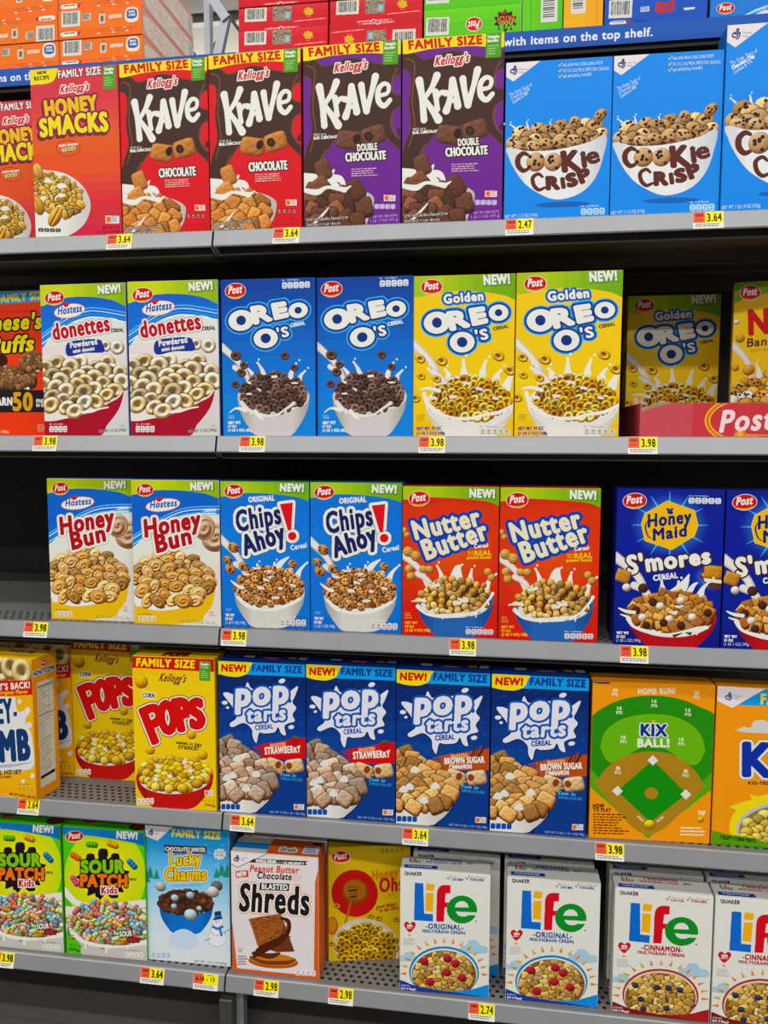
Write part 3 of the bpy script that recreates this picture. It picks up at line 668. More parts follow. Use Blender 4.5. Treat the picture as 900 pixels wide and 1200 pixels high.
def d_golden(w, h):
    a = Art(w, h, q4(467, 68, 877, 52, 455, 683, 850, 682), ('v', '#f4c80a', '#f6cf12', '#f7d21a', '#f3c60a'), 15)
    a.part('top_banner').S([(450, 55), (890, 40), (890, 152), (830, 138), (740, 125), (620, 124), (450, 146)], ('h', '#a8c026', '#b4cb2a', '#86b32c', '#6fa42a')).T('NEW!', (750, 97), (853, 90), 36, WH, 3.5, drop=(2, 3, '#5a8a20', 3))
    badge(a, 537, 108, 44, 31)
    a.part('title_lettering'); o = [(5, '#1b3284'), (9, '#2a6cc0'), (14, '#57b4ee')]
    a.T('Golden', (588, 172), (744, 157), 34, WH, 3, [(5, '#1d3f94'), (9, '#3c8ad4')])
    oreo(a, (556, 247), ((614, 273), (756, 241)), (805, 206), (656, 322), ((716, 316), (762, 307)), 0)
    a.T('CEREAL', (784, 276), (844, 264), 13, '#4a4438', 1.2)
    pour(a, (460, 330), (585, 520), 34)
    bowl(a, 680, 565, 175, 88, 130, '#ece8de', '#c6c2b6')
    splashes(a, 690, 520, 165, 75, 11, '#f2efe6', 200, 345, 1.0); pour(a, (540, 440), (600, 545), 30)
    a.part('cereal_pieces').heap('ring', 685, 538, 152, 74, 23, ['#ebb450', '#e2a23e', '#f2cb70'], .9, (.55, 1), 1.5, True, milk=.1, under='#b8862c')
    for x, y, r in ((487, 388, 23), (572, 395, 26), (800, 375, 26), (490, 455, 19), (845, 430, 26), (465, 540, 22), (552, 465, 20)): a.piece('ring', x, y, r, '#e6b952', .5, .75)
    drips(a, [(500, 520), (515, 560), (560, 595), (610, 612), (680, 615), (740, 600), (800, 590), (850, 565)], 15, '#f4f1e8'); a.L([(485, 505), (520, 500), (560, 510)], [6, 12, 16], WH)
    icons(a, 720, 653, 840, 676, 5, '#d8d4c8', '#6a6455', '#4a4438')
    a.part('net_weight').T('NET WT 19 OZ', (471, 661), (565, 659), 13, '#1d3f94', 1.2).T('(1 LB 3 OZ) 538g', (470, 678), (580, 676), 12, '#1d3f94', 1.2).lines(470, 600, 505, 628, 4, '#a8880c')
    return a
def d_banana(w, h):
    a = Art(w, h, q4(110, 173, 810, 90, 31, 1156, 760, 1210), ('v', '#f0bf0c', '#f3c616', '#f1c012'), 17)
    a.part('top_banner').S([(80, 160), (850, 60), (850, 190), (600, 195), (330, 222), (200, 250), (80, 292)], ('h', '#6f9a2c', '#8cae2e', '#a8c030')).T('NEW!', (600, 170), (760, 150), 60, WH, 5)
    badge(a, 197, 228, 64, 48, -10)
    a.part('title_lettering').T('NILLA', (185, 486), (690, 430), 150, '#c2241e', 12, shear=.12).T('Banana Pudding', (165, 566), (720, 505), 52, '#5a3018', 2.5, shear=.25).T('NATURALLY FLAVORED WITH OTHER', (190, 600), (700, 560), 22, '#a8863a', 1)
    pour(a, (85, 560), (200, 830), 56)
    a.part('cereal_pieces').heap(['puff', 'puff', 'cookie'], 380, 900, 330, 150, 48, ['#d09a50', '#c58a42', '#e8dcc4', '#dba85c'], .85, (.8, 1), back=True, under='#a8703a')
    for x, y, r in ((125, 512, 32), (170, 715, 40), (108, 410, 20), (90, 700, 26)): a.piece('puff', x, y, r, '#d39c50' if r > 22 else '#ece4d4')
    splashes(a, 380, 810, 240, 90, 6, WH, 220, 320, 1.0)
    return a
def d_bun(w, h):
    a = Art(w, h, q4(510, 75, 857, 75, 525, 635, 865, 648), ('v', '#e4e2de', '#e7e3da', '#e2ddd4'), 19)
    a.part('swoosh_panel').S([(500, 118), (870, 112), (872, 205), (820, 196), (740, 204), (660, 230), (580, 280), (505, 330)], ('v', '#1560bf', '#1a6ac8'))
    for k, (c, wd) in enumerate((('#5fb4ee', 5), ('#d6ecf9', 4), ('#3d97e0', 5), ('#a8d6f4', 5))):
        o = k * 11 - 22; a.L([(505, 325 + o), (580, 278 + o), (660, 230 + o), (740, 204 + o), (872, 198 + o)], wd, c)
    a.part('top_banner').S([(500, 66), (870, 66), (870, 142), (800, 126), (700, 115), (600, 116), (500, 132)], ('h', '#c2cf28', '#c8d42a', '#a2c02c', '#8db32a')).T('NEW!', (747, 113), (833, 110), 28, WH, 2.6, drop=(2, 2, '#5f8420', 2.6))
    badge(a, 565, 115, 34, 26); host(a, 636, 173, 70, 26)
    a.part('title_lettering').T('CEREAL', (798, 198), (847, 195), 11, '#e8eef4', .9)
    a.part('bowl_picture').piece('swirl', 845, 300, 52, '#cfae90', 1, 1.1).piece('swirl', 800, 262, 46, '#c8a585', 2, .9)
    a.part('bowl_picture').S([(515, 555), (600, 585), (700, 578), (790, 545), (838, 500), (832, 560), (800, 604), (762, 632), (515, 640)], '#e6bf10')
    a.part('milk_splash').S([(515, 540), (560, 575), (640, 585), (720, 572), (800, 535), (838, 495), (820, 470), (515, 480)], '#eeebe4')
    a.part('cereal_pieces').heap('swirl', 675, 468, 158, 104, 33, ['#cf9f62', '#c49252', '#dbb078'], 1.02, (.6, .9), 1.2, inside=lambda x, y: y > 365 and y < 560, under='#8a5a2a')
    a.part('title_lettering').T('Honey', (568, 298), (784, 258), 66, '#b01f2c', 4.5, [(8, WH), (10, '#b0aaa8')], shear=.1).T('Bun', (614, 358), (748, 322), 64, '#b01f2c', 4.5, [(8, WH), (10, '#b0aaa8')], shear=.1)
    a.T('Honey', (568, 298), (784, 258), 66, '#b01f2c', 4.5, shear=.1)
    a.part('milk_splash').E(537, 560, 9, 11, WH)
    icons(a, 540, 606, 610, 628, 4, '#e9e2c8', '#5a4a20', '#5a4a20'); a.part('net_weight').T('NET WT 17 OZ (1 LB 1 OZ) 481g', (705, 632), (845, 641), 11, '#6a645c', .8).lines(820, 590, 842, 612, 3, '#8a847c')
    return a
def d_chips(w, h):
    a = Art(w, h, q4(62, 50, 440, 53, 75, 663, 447, 677), ('v', '#0d6ccb', '#0f78d6', '#0f77d2', '#0e6cc6'), 21)
    a.part('front_pattern')
    for i in range(22):
        x, y = a.rng.uniform(70, 440), a.rng.uniform(130, 640); a.E(x, y, 22, 16, '#1f83dc', 20).E(x, y, 17, 12, '#0f76d2', 20)
    a.part('top_banner').S([(50, 40), (455, 42), (455, 128), (380, 115), (280, 103), (170, 100), (50, 112)], ('h', '#a3c22a', '#b0cc2a', '#86b32c', '#74a82a')).T('NEW!', (318, 91), (416, 93), 31, WH, 3, drop=(2, 3, '#5a8a20', 3))
    badge(a, 120, 92, 42, 30)
    a.part('title_lettering'); o = [(12, WH), (14, '#0a3f80')]
    a.T('ORIGINAL', (184, 138), (294, 130), 22, WH, 1.8)
    a.T('Chips', (138, 262), (322, 226), 86, '#161f5e', 6, o, shear=.05).T('Ahoy', (170, 362), (342, 300), 80, '#161f5e', 6, o, shear=.08)
    a.P([(316, 146), (372, 139), (366, 256), (352, 258)], '#d22a2e', o).E(370, 281, 18, 18, '#d22a2e', 0, o)
    a.T('Chips', (138, 262), (322, 226), 86, '#161f5e', 6, shear=.05).T('Ahoy', (170, 362), (342, 300), 80, '#161f5e', 6, shear=.08).P([(316, 146), (372, 139), (366, 256), (352, 258)], '#d22a2e')
    a.T('Cereal', (366, 341), (432, 328), 21, WH, 1.8)
    pour(a, (62, 290), (185, 480), 34)
    bowl(a, 275, 520, 150, 72, 148, '#d6d3cd', '#a09e9a')
    splashes(a, 280, 480, 135, 60, 10, '#efece6', 200, 345, 1.3); a.L([(300, 440), (318, 400), (355, 370)], [30, 24, 6], WH); pour(a, (130, 400), (195, 490), 26)
    a.part('cereal_pieces').heap('cookie', 272, 495, 138, 72, 22, ['#c68a54', '#b87a46', '#d09a66'], .92, (.6, .95), 1.5, True, milk=.12, under='#6a4020')
    for x, y, r in ((120, 330, 25), (95, 382, 20), (107, 420, 24), (162, 410, 22), (372, 400, 20)): a.piece('cookie', x, y, r, '#bd8a55', .6, .85)
    drips(a, [(140, 540), (180, 575), (240, 592), (300, 590), (360, 570), (405, 545)], 14, '#efece6'); a.L([(110, 470), (135, 490), (160, 500)], [5, 12, 14], WH)
    icons(a, 320, 632, 432, 660, 5, '#dcd8d2', '#55514c', WH, 3)
    a.part('net_weight')
    for i, t in enumerate(('NET WT', '19 OZ', '(1 LB 3 OZ) 538g')): a.T(t, (88, 620 + i * 16), ((124, 118, 172)[i], 621 + i * 16), 11, WH, 1)
    a.lines(88, 588, 115, 600, 2, '#a8c8ea')
    return a
def d_nutter(w, h):
    a = Art(w, h, q4(453, 68, 853, 68, 445, 660, 835, 680), ('v', '#cf3a1e', '#d54420', '#d23a1c', '#cc2c18'), 23)
    a.glow(655, 330, 230, 200, '#dd5a24', '#d24020', 7)
    a.part('top_banner').S([(435, 58), (865, 58), (865, 142), (800, 126), (690, 116), (560, 112), (435, 120)], ('h', '#a3c22a', '#b4ca2a', '#86b32c', '#74a82a')).T('NEW!', (729, 109), (832, 111), 32, WH, 3, drop=(2, 3, '#5a8a20', 3))
    badge(a, 518, 118, 44, 31)
    a.part('title_lettering'); o = [(13, '#173fa8')]
    def tt(o): a.T('Nutter', (506, 282), (774, 222), 74, '#efe4c4', 8, o, shear=-.05).T('Butter', (550, 362), (806, 276), 78, '#efe4c4', 8, o, shear=-.03)
    tt(o); tt(())
    a.T('Cereal', (746, 317), (803, 312), 15, WH, 1.4)
    a.part('flavor_label').T('MADE', (718, 336), (742, 336), 7, '#e8b040', .6).T('WITH', (718, 346), (742, 346), 7, '#e8b040', .6).T('REAL', (747, 347), (817, 344), 20, '#f2c21e', 2.4).T('peanut butter', (715, 360), (817, 359), 13, '#f2c21e', 1.3)
    pour(a, (444, 340), (560, 490), 32)
    bowl(a, 664, 535, 158, 66, 140, '#2f62ae', '#1f4684')
    splashes(a, 668, 500, 145, 62, 10, '#efece6', 200, 345, 1.3); a.L([(655, 440), (672, 400), (690, 385)], [30, 24, 5], WH); pour(a, (510, 420), (575, 500), 26)
    a.part('cereal_pieces').heap('peanut', 660, 510, 138, 64, 30, ['#d8a862', '#cf9c56', '#e2b878'], .86, (.75, 1), 1.5, True, milk=.1, under='#8a5a28')
    for x, y, r, t in ((487, 340, 40, .5), (478, 415, 34, 1.3), (545, 402, 30, 0), (808, 425, 30, 1), (462, 255, 24, 1)): a.piece('peanut', x, y, r, '#d3a25c', t, 1)
    drips(a, [(510, 550), (545, 580), (610, 590), (680, 585), (750, 575), (800, 530), (820, 500)], 13, '#efece6'); a.L([(485, 530), (515, 525), (540, 530)], [5, 10, 12], WH)
    icons(a, 705, 642, 822, 664, 5, '#dcd8d2', '#55514c', WH, 3)
    a.part('net_weight')
    for i, t in enumerate(('NET WT', '19 OZ', '(1 LB 3 OZ) 538g')): a.T(t, (458, 620 + i * 15), ((506, 492, 558)[i], 621 + i * 15), 11, '#f0b84a', 1)
    a.lines(456, 575, 488, 602, 3, '#e89a5a')
    return a
def d_smores(w, h):
    a = Art(w, h, q4(178, 95, 697, 100, 160, 845, 668, 860), ('v', '#121f86', '#142391', '#13218c', '#111b78'), 25)
    a.part('emblem').glow(430, 268, 205, 170, '#7fd0f8', '#142391', 12)
    for i in range(12):
        t = i * 30; x, y = 430 + 185 * math.cos(math.radians(t)), 268 + 165 * math.sin(math.radians(t)); a.L([(430, 268), (x, y)], [26, 1], '#58b2ee', False)
    a.P([(418, 152), (548, 198), (565, 268), (548, 318), (440, 385), (312, 343), (295, 262), (310, 214)], '#f2c018', [(3, '#f6d95a')])
    a.T('Honey', (326, 278), (532, 254), 60, '#141f6a', 3.5, shear=.12).T('Maid', (352, 342), (510, 320), 54, '#141f6a', 3.5, shear=.12)
    a.L([(326, 245), (312, 275), (325, 320), (345, 335)], [4, 7, 7, 3], '#141f6a'); a.E(432, 206, 15, 9, '#141f6a', 10).E(424, 194, 13, 7, '#28418a', 30).E(440, 192, 9, 6, '#28418a', -30).E(416, 210, 3, 9, '#f2c018')
    badge(a, 260, 151, 59, 39); icons(a, 520, 135, 680, 163, 5, '#dfe6f2', '#3a4a8a', WH, 2)
    a.part('bowl_picture').glow(622, 520, 85, 75, '#5ab8f2', '#142391', 8); a.P([(590, 470), (690, 455), (695, 570), (640, 580), (575, 520)], '#5a3320').P([(585, 500), (690, 520), (690, 550), (600, 540)], '#ece4d4'); a.piece('square', 640, 495, 52, '#c98f3e', .1, .75)
    pour(a, (164, 420), (335, 650), 52)
    a.part('title_lettering')
    def tt(o): a.T("S'mores", (235, 503), (626, 448), 86, WH, 9, o, h1=70)
    tt([(8, '#3a1f20')]); tt(()); a.T('CEREAL', (354, 537), (470, 522), 26, WH, 2.4)
    bowl(a, 443, 715, 214, 100, 150, '#b3222c', '#7d141e')
    splashes(a, 450, 660, 190, 85, 9, '#efece6', 205, 330, 1.1); a.L([(440, 600), (490, 570), (525, 505)], [40, 50, 6], WH).L([(520, 600), (545, 560), (565, 545)], [30, 20, 6], WH); pour(a, (260, 560), (345, 660), 40)
    a.part('cereal_pieces').heap('square', 440, 685, 190, 82, 34, ['#c48848', '#b4763a', '#d49c60', '#9a5c34'], .88, (.75, 1), 1.4, True, milk=.08, under='#5a2f18')
    for x, y, c in ((485, 632, '#e8dfd0'), (385, 660, '#e8dfd0'), (430, 722, '#e8dfd0'), (540, 712, '#e8dfd0'), (300, 715, '#e8dfd0'), (402, 740, '#4a2a20'), (486, 752, '#4a2a20'), (350, 640, '#4a2a20'), (615, 690, '#4a2a20'), (318, 752, '#4a2a20'), (270, 680, '#4a2a20')): a.piece('puff', x, y, 21, c)
    a.piece('square', 205, 515, 42, '#c28a42', .3, .9).piece('puff', 222, 570, 21, '#e8dfd0').piece('puff', 303, 573, 25, '#4a2a20')
    drips(a, [(232, 720), (260, 760), (340, 785), (420, 795), (500, 780), (560, 770), (610, 760)], 18, '#f0ede6'); a.L([(185, 670), (220, 685), (260, 690)], [7, 16, 18], WH).L([(195, 700), (230, 712)], [6, 14], WH)
    a.part('net_weight')
    for i, t in enumerate(('NET WT', '21 OZ', '(1 LB 5 OZ) 595g')): a.T(t, (174, 795 + i * 18), ((234, 216, 290)[i], 796 + i * 18), 13, WH, 1.2)
    return a
def d_pops(w, h):
    a = Art(w, h, q4(497, 125, 840, 142, 522, 712, 853, 738), ('v', '#f0c60c', '#f4d012', '#f4cd10', '#f0c40c'), 27)
    a.part('top_banner').P([(480, 115), (860, 130), (860, 194), (480, 170)], '#c4281c').T('FAMILY SIZE', (516, 164), (757, 176), 30, '#f6e04a', 3)
    greentag(a, 779, 149, 825, 226, 3); kell(a, (610, 225), (717, 234), 32, '#6a1f2b', None)
    a.part('title_lettering'); a.T('CORN', (543, 289), (591, 292), 18, '#2a3058', 1.8, [(4, '#f6eecb')])
    o = [(6, '#f6efe2'), (9, '#23243c')]
    def tt(o):
        a.T('P', (590, 470), (660, 440), 142, '#cc2620', 9, o).T('O', (626, 432), (684, 424), 118, '#cc2620', 12, o).T('P', (700, 420), (752, 412), 118, '#cc2620', 12, o, shear=-.08).T('S', (752, 412), (798, 404), 104, '#cc2620', 12, o, shear=.05)
    tt(o); tt(())
    a.part('flavor_label').T('sweet crispy', (684, 474), (790, 486), 13, '#3a2a18', 1.3).T('crunch!', (694, 493), (776, 502), 20, '#3a2a18', 2.4)
    a.part('cereal_pieces')
    for x, y, r in ((537, 227, 28), (748, 440, 19), (578, 497, 19), (795, 520, 20)): a.L([(x, y), (x + 12, y + 45)], [r, 2], '#f7dd6a', False).piece('puff', x, y, r, '#dfae3c')
    bowl(a, 680, 605, 160, 68, 122, '#bb2c1e', '#8c1c14')
    a.part('cereal_pieces').heap('puff', 678, 592, 140, 58, 22, ['#e0b050', '#d6a240', '#e8bf66'], .86, (.8, 1), 1, True, under='#b07c28')
    a.part('milk_splash')
    for x, y in ((610, 560), (720, 545), (600, 610), (745, 580), (660, 600)): a.P([(x + (16 if i % 2 == 0 else 6) * math.cos(i * .628), y + (16 if i % 2 == 0 else 6) * math.sin(i * .628)) for i in range(10)], '#f4efe4')
    icons(a, 526, 682, 596, 706, 4, '#f0e8d8', '#5a2018'); a.part('rewards_tag').R(803, 657, 838, 678, '#efe9e2').R(806, 660, 817, 675, '#e2702a').lines(820, 660, 836, 676, 3, '#b4262a')
    a.part('net_weight').T('NET WT 1 LB 1.7 OZ', (790, 700), (845, 706), 8, '#6a4a10', .6).T('(504g)', (806, 716), (848, 722), 8, '#6a4a10', .6)
    return a
def d_comb(w, h):
    a = Art(w, h, q4(-400, 70, 187, 128, -350, 990, 240, 1095), ('v', '#efb21a', '#f2b820', '#f0b01a'), 29)
    a.part('cereal_picture')
    for x, y, r in ((-330, 150, 90), (-180, 140, 90), (-60, 190, 84), (25, 170, 80), (115, 205, 84)): a.piece('ring', x, y, r, '#dcc894', .2, 1.1, .03)
    a.part('top_banner').P([(-420, 262), (205, 262), (208, 362), (-420, 372)], '#c42a24').T("IT'S BACK!", (-80, 326), (178, 314), 42, WH, 4).T('The Original Flavor', (-150, 358), (163, 350), 24, '#f0c83a', 2)
    a.part('milk_splash').S([(-420, 400), (20, 375), (60, 400), (80, 470), (130, 470), (160, 445), (185, 470), (150, 520), (150, 570), (190, 620), (205, 700), (220, 800), (205, 860), (120, 880), (-100, 880), (-420, 900)], '#e8e6e4')
    for x, y, r in ((95, 405, 16), (175, 570, 22), (190, 860, 14), (205, 920, 18), (130, 955, 14)): a.E(x, y, r, r, '#e8e6e4')
    a.part('title_lettering')
    a.T('HONEY', (-340, 560), (40, 545), 160, '#17386e', 12, [(5, WH)], shear=-.05).R(48, 475, 76, 505, '#17386e').T('COMB', (-340, 820), (180, 800), 200, '#17386e', 16, [(5, WH)], shear=-.05)
    a.L([(-300, 835), (0, 845), (200, 825)], [10, 22, 6], '#b9bcc4')
    a.part('flavor_label').T('REAL HONEY', (-130, 905), (116, 902), 30, '#3a3530', 2.5).E(46, 892, 12, 14, '#e0a51c').T('SWEETENED', (-100, 930), (34, 928), 16, '#3a3530', 1.2)
    icons(a, 88, 985, 222, 1022, 4, '#e8c050', '#3a3020', '#3a3020', 12); a.part('net_weight').T('NET WT 16 OZ (1 LB) 453g', (20, 1045), (232, 1080), 16, '#5a4010', 1.2)
    return a
def d_comb_side(w, h):
    a = Art(w, h, q4(187, 128, 355, 72, 240, 1095, 400, 1000), ('v', '#eea41c', '#e99c18'), 31)
    badge(a, 273, 148, 27, 21, -18); a.part('title_lettering').T('HONEYCOMB', (204, 243), (350, 196), 34, '#1d4a86', 2.5, [(3, WH)], shear=.2)
    a.part('nutrition_facts').P([(226, 288), (338, 250), (370, 950), (266, 1012)], '#dedad0')
    for t, th, c in ((.04, .010, '#2a2826'), (.32, .008, '#2a2826'), (.89, .03, '#1a1816')):
        f = lambda u, t: ((226 + 40 * t) * (1 - u) + (338 + 32 * t) * u, (288 + 724 * t) * (1 - u) + (250 + 700 * t) * u)
        a.P([f(.04, t), f(.96, t), f(.96, t + th), f(.04, t + th)], c)
    for i in range(34):
        t = .06 + i * .0245
        if .31 < t < .34: continue
        e = a.rng.uniform(.35, .9); a.P([f(.06, t), f(e, t), f(e, t + .006), f(.06, t + .006)], '#8a867e')
    a.P([f(.7, .06), f(.73, .06), f(.73, .3), f(.7, .3)], '#b0aca4')
    return a
def d_tart(w, h, cin):
    a = Art(w, h, q4(55, 90, 442, 107, 68, 757, 442, 778), ('v', '#0c2058', '#0f3076', '#12408e', '#0e347a', '#0b2258'), 33)
    a.part('front_pattern')
    for i in range(150):
        x, y = a.rng.uniform(60, 440), a.rng.uniform(150, 700); l = a.rng.uniform(10, 34); a.L([(x, y), (x + l, y - l * .5)], 1.6, '#1e58ac', False)
    a.S([(450, 520), (330, 600), (300, 690), (240, 760), (330, 775), (450, 790)], '#123a80')
    a.part('top_banner').P([(40, 85), (455, 106), (455, 163), (40, 147)], '#2f9ee2').S([(40, 80), (196, 92), (197, 118), (186, 145), (150, 161), (105, 160), (70, 152), (40, 140)], '#f6de12')
    a.T('NEW!', (71, 136), (178, 139), 30, '#c4281e', 4).T('FAMILY SIZE', (209, 137), (427, 145), 31, '#173a8c', 3)
    a.part('title_splash'); wh = '#e9eaec'
    a.S([(115, 290), (78, 240), (98, 232), (135, 243), (152, 216), (172, 222), (186, 186), (206, 214), (250, 210), (300, 206), (330, 226), (362, 234), (410, 203), (398, 245), (386, 275), (402, 300), (386, 330), (396, 358), (368, 368), (350, 382), (356, 420), (336, 414), (322, 386), (306, 408), (262, 414), (238, 412), (226, 456), (210, 430), (205, 395), (170, 368), (120, 386), (108, 372), (140, 340)], wh, [(5, '#0f2a66')])
    for x, y, rx, ry, r in ((340, 180, 15, 10, -20), (85, 278, 13, 9, 0), (98, 300, 7, 6, 0), (380, 385, 13, 9, -10)): a.E(x, y, rx, ry, wh, r)
    a.part('title_lettering'); o = [(9, '#1a52a6')]
    def tt(o, s=0): a.T('pop', (138, 290), (362, 274), 104, wh, 9, o, shear=.1).T('tarts', (184, 362), (352, 352), 62, wh, 6, o, shear=.1)
    tt(o); tt(()); a.E(373, 268, 9, 10, '#1a52a6'); a.T('CEREAL', (222, 399), (300, 392), 21, '#1a4492', 2.2)
    lab = '#b3551f' if cin else '#cf2c2a'
    a.part('flavor_label').P([(240, 465), (455, 428), (455, 522), (256, 528)], lab)
    for i in range(4): a.L([(215 + i * 8, 478 + i * 10), (290 + i * 30, 455 + i * 4)], 5, lab, False)
    a.T('FROSTED', (288, 475), (356, 466), 14, '#e8b48a', 1.2)
    if cin:
        a.T('BROWN SUGAR', (262, 500), (423, 490), 26, WH, 2.4).T('CINNAMON', (282, 522), (372, 516), 18, WH, 1.8)
        for k in range(3): a.L([(372 + k * 14, 462), (392 + k * 16, 422)], [9, 7], ('#5a2a18', '#7a4426', '#4a2214')[k], False)
    else:
        a.T('STRAWBERRY', (264, 506), (420, 496), 30, WH, 2.8); a.S([(372, 440), (395, 428), (418, 440), (412, 462), (396, 474), (378, 460)], '#b8242a').L([(385, 430), (398, 424), (410, 428)], 5, '#2f7a2c')
    a.part('cereal_picture').piece('chunk', 308, 556, 42, '#d9b98c', .3, .75).piece('chunk', 393, 556, 42, '#d9b98c', -.2, .75); a.E(322, 552, 13, 17, '#8a3f1e', 20).E(370, 556, 13, 15, '#8a3f1e', -20).E(348, 574, 5, 4, '#d9a850')
    a.part('flavor_label').T('Yum in', (328, 600), (398, 605), 14, '#5ab8e8', .9, shear=.2).T('Yumminess In Every Bite!', (330, 617), (424, 624), 15, '#5ab8e8', .9, shear=.2)
    a.part('bowl_picture').S([(40, 600), (200, 560), (298, 630), (298, 660), (285, 700), (240, 745), (200, 764), (40, 770)], ('h', '#e6e3de', '#e6e3de', '#bfbcb8'))
    cc = ['#c6925a', '#b8844a', '#d4a26a'] if cin else ['#b89a82', '#a88a72', '#c6aa94']
    a.part('cereal_pieces').heap('chunk', 130, 585, 165, 140, 36, cc, .95, (.75, 1), 1.4, inside=lambda x, y: y > 410 + (x - 60) * .75 and y < 690 and x < 290)
    a.part('milk_splash')
    for x, y in ((140, 525), (120, 598), (225, 592), (180, 655), (95, 610)): a.S([(x - 20, y + 8), (x - 4, y - 14), (x + 10, y - 8), (x + 18, y + 10), (x, y + 16)], '#e6e4e2')
    icons(a, 70, 726, 155, 750, 4, '#1f4fae', '#0f2a6a'); a.part('rewards_tag').R(390, 723, 434, 747, '#efe9e2').R(393, 726, 407, 744, '#e2702a').lines(410, 726, 432, 746, 3, '#2a5ca2')
    a.part('net_weight').T('NET WT 17 OZ (1 LB 1 OZ) 482g', (285, 762), (438, 770), 9, '#b8c8e8', .8)
    return a
def d_field(w, h):
    a = Art(w, h, q4(97, 110, 667, 122, 75, 832, 632, 848), '#f39c14', 35)
    a.part('playing_field')
    a.S([(80, 288), (160, 222), (260, 184), (375, 172), (490, 183), (590, 220), (675, 282), (675, 520), (640, 535), (350, 815), (75, 520), (70, 400)], '#3d8a28')
    a.P([(70, 500), (350, 800), (660, 510), (660, 590), (350, 832), (70, 590)], '#62a82c')
    a.S([(135, 430), (133, 395), (155, 338), (220, 288), (300, 264), (380, 257), (470, 266), (550, 300), (600, 352), (616, 410), (612, 438), (555, 490), (375, 400), (190, 485)], '#74b236', [(2, '#2f7020')])
    a.S([(120, 600), (126, 555), (165, 505), (230, 460), (310, 436), (380, 430), (460, 442), (530, 480), (582, 530), (604, 580), (598, 605), (352, 815)], '#b0823a')
    a.P([(375, 470), (532, 622), (362, 757), (208, 616)], '#2f8a22').E(367, 623, 31, 27, '#ad8038')
    for x, y in ((375, 471), (209, 616), (527, 625)): a.P([(x, y - 24), (x + 25, y), (x, y + 24), (x - 25, y)], '#e6e4de')
    a.piece('puff', 358, 767, 26, '#e0c22a', 0, .9)
    a.part('game_lettering').T('HOME RUN!', (309, 165), (480, 161), 25, '#f5e6c8', 2.2)
    for x, y, n in ((200, 160, '20'), (580, 168, '20'), (383, 210, '15'), (220, 244, '15'), (540, 248, '15'), (238, 378, '10'), (508, 384, '10'), (212, 522, '5'), (527, 530, '5')):
        a.T(n, (x - 10, y - 4), (x + 10, y - 4), 14, '#e4e8c8', 1.2).T('PTS', (x - 13, y + 16), (x + 13, y + 16), 14, '#e4e8c8', 1.2)
    a.T('FIRST', (300, 735), (328, 758), 10, '#e4d8b8', .8).T('BASE', (396, 756), (424, 734), 10, '#e4d8b8', .8)
    a.part('title_lettering').T('KIX', (322, 357), (438, 358), 52, '#1b2f8c', 7, [(5, WH)]).E(380, 292, 9, 8, '#e0c22a').T('BALL!', (306, 410), (450, 408), 37, '#ecebe0', 4)
    a.part('rules_lettering').T('HOW', (95, 695), (146, 694), 17, '#5a3010', 2).T('TO PLAY', (95, 714), (178, 713), 17, '#5a3010', 2).lines(95, 722, 262, 822, 8, '#6a3c10', .5, .35)
    a.T('TIP', (583, 718), (616, 718), 18, '#f7ecd0', 2).piece('puff', 594, 738, 16, '#e0b52a').lines(500, 775, 616, 822, 3, '#f7ecd0', .4, .2)
    a.S([(103, 103), (168, 104), (172, 120), (104, 117)], '#4a3a6a')
    return a
def d_corn(w, h):
    a = Art(w, h, q4(4, 128, 761, 150, -47, 1090, 700, 1130), '#f39a14', 37)
    a.part('top_banner').P([(255, 138), (790, 155), (790, 250), (120, 240)], '#2a9ade').T('FAMILY SIZE', (256, 232), (700, 245), 62, '#f6e01c', 6)
    gmills(a, [(-10, 126), (280, 140), (86, 258), (-10, 212)], 66, 190, 24)
    a.part('cloud_picture').S([(118, 400), (150, 372), (190, 375), (215, 335), (270, 328), (320, 350), (400, 330), (470, 360), (480, 405), (300, 408)], '#d9d6d0').E(335, 355, 34, 34, '#f2dc2a')
    a.part('title_lettering').T('KIX', (152, 664), (600, 672), 192, '#1a359a', 16, [(14, '#e8e6e2'), (17, '#b07018')]).T('KID-TESTED. MOM-APPROVED.', (176, 722), (620, 716), 18, '#5a3010', 2)
    a.part('bowl_picture').E(400, 985, 340, 220, '#f0dc1c').P([(60, 860), (160, 820), (150, 900)], '#f0dc1c').P([(180, 780), (260, 800), (220, 850)], '#f0dc1c').E(400, 1000, 300, 180, '#c9c6c0').E(400, 1010, 285, 168, '#8a7a50')
    a.part('cereal_pieces').heap('puff', 400, 1015, 262, 142, 38, ['#c9ae58', '#bfa24c', '#d3ba68'], .95, (.95, 1))
    a.part('bottom_band').S([(-80, 1015), (60, 1030), (200, 1048), (330, 1090), (500, 1120), (760, 1110), (760, 1180), (-80, 1180)], '#62a022').T('CRISPY CORN PUFFS', (4, 1058), (212, 1078), 24, '#24420c', 1.8).T('NET WT 1 LB 2 OZ (18 OZ) (510g)', (8, 1098), (272, 1124), 22, '#24420c', 1.8)
    return a
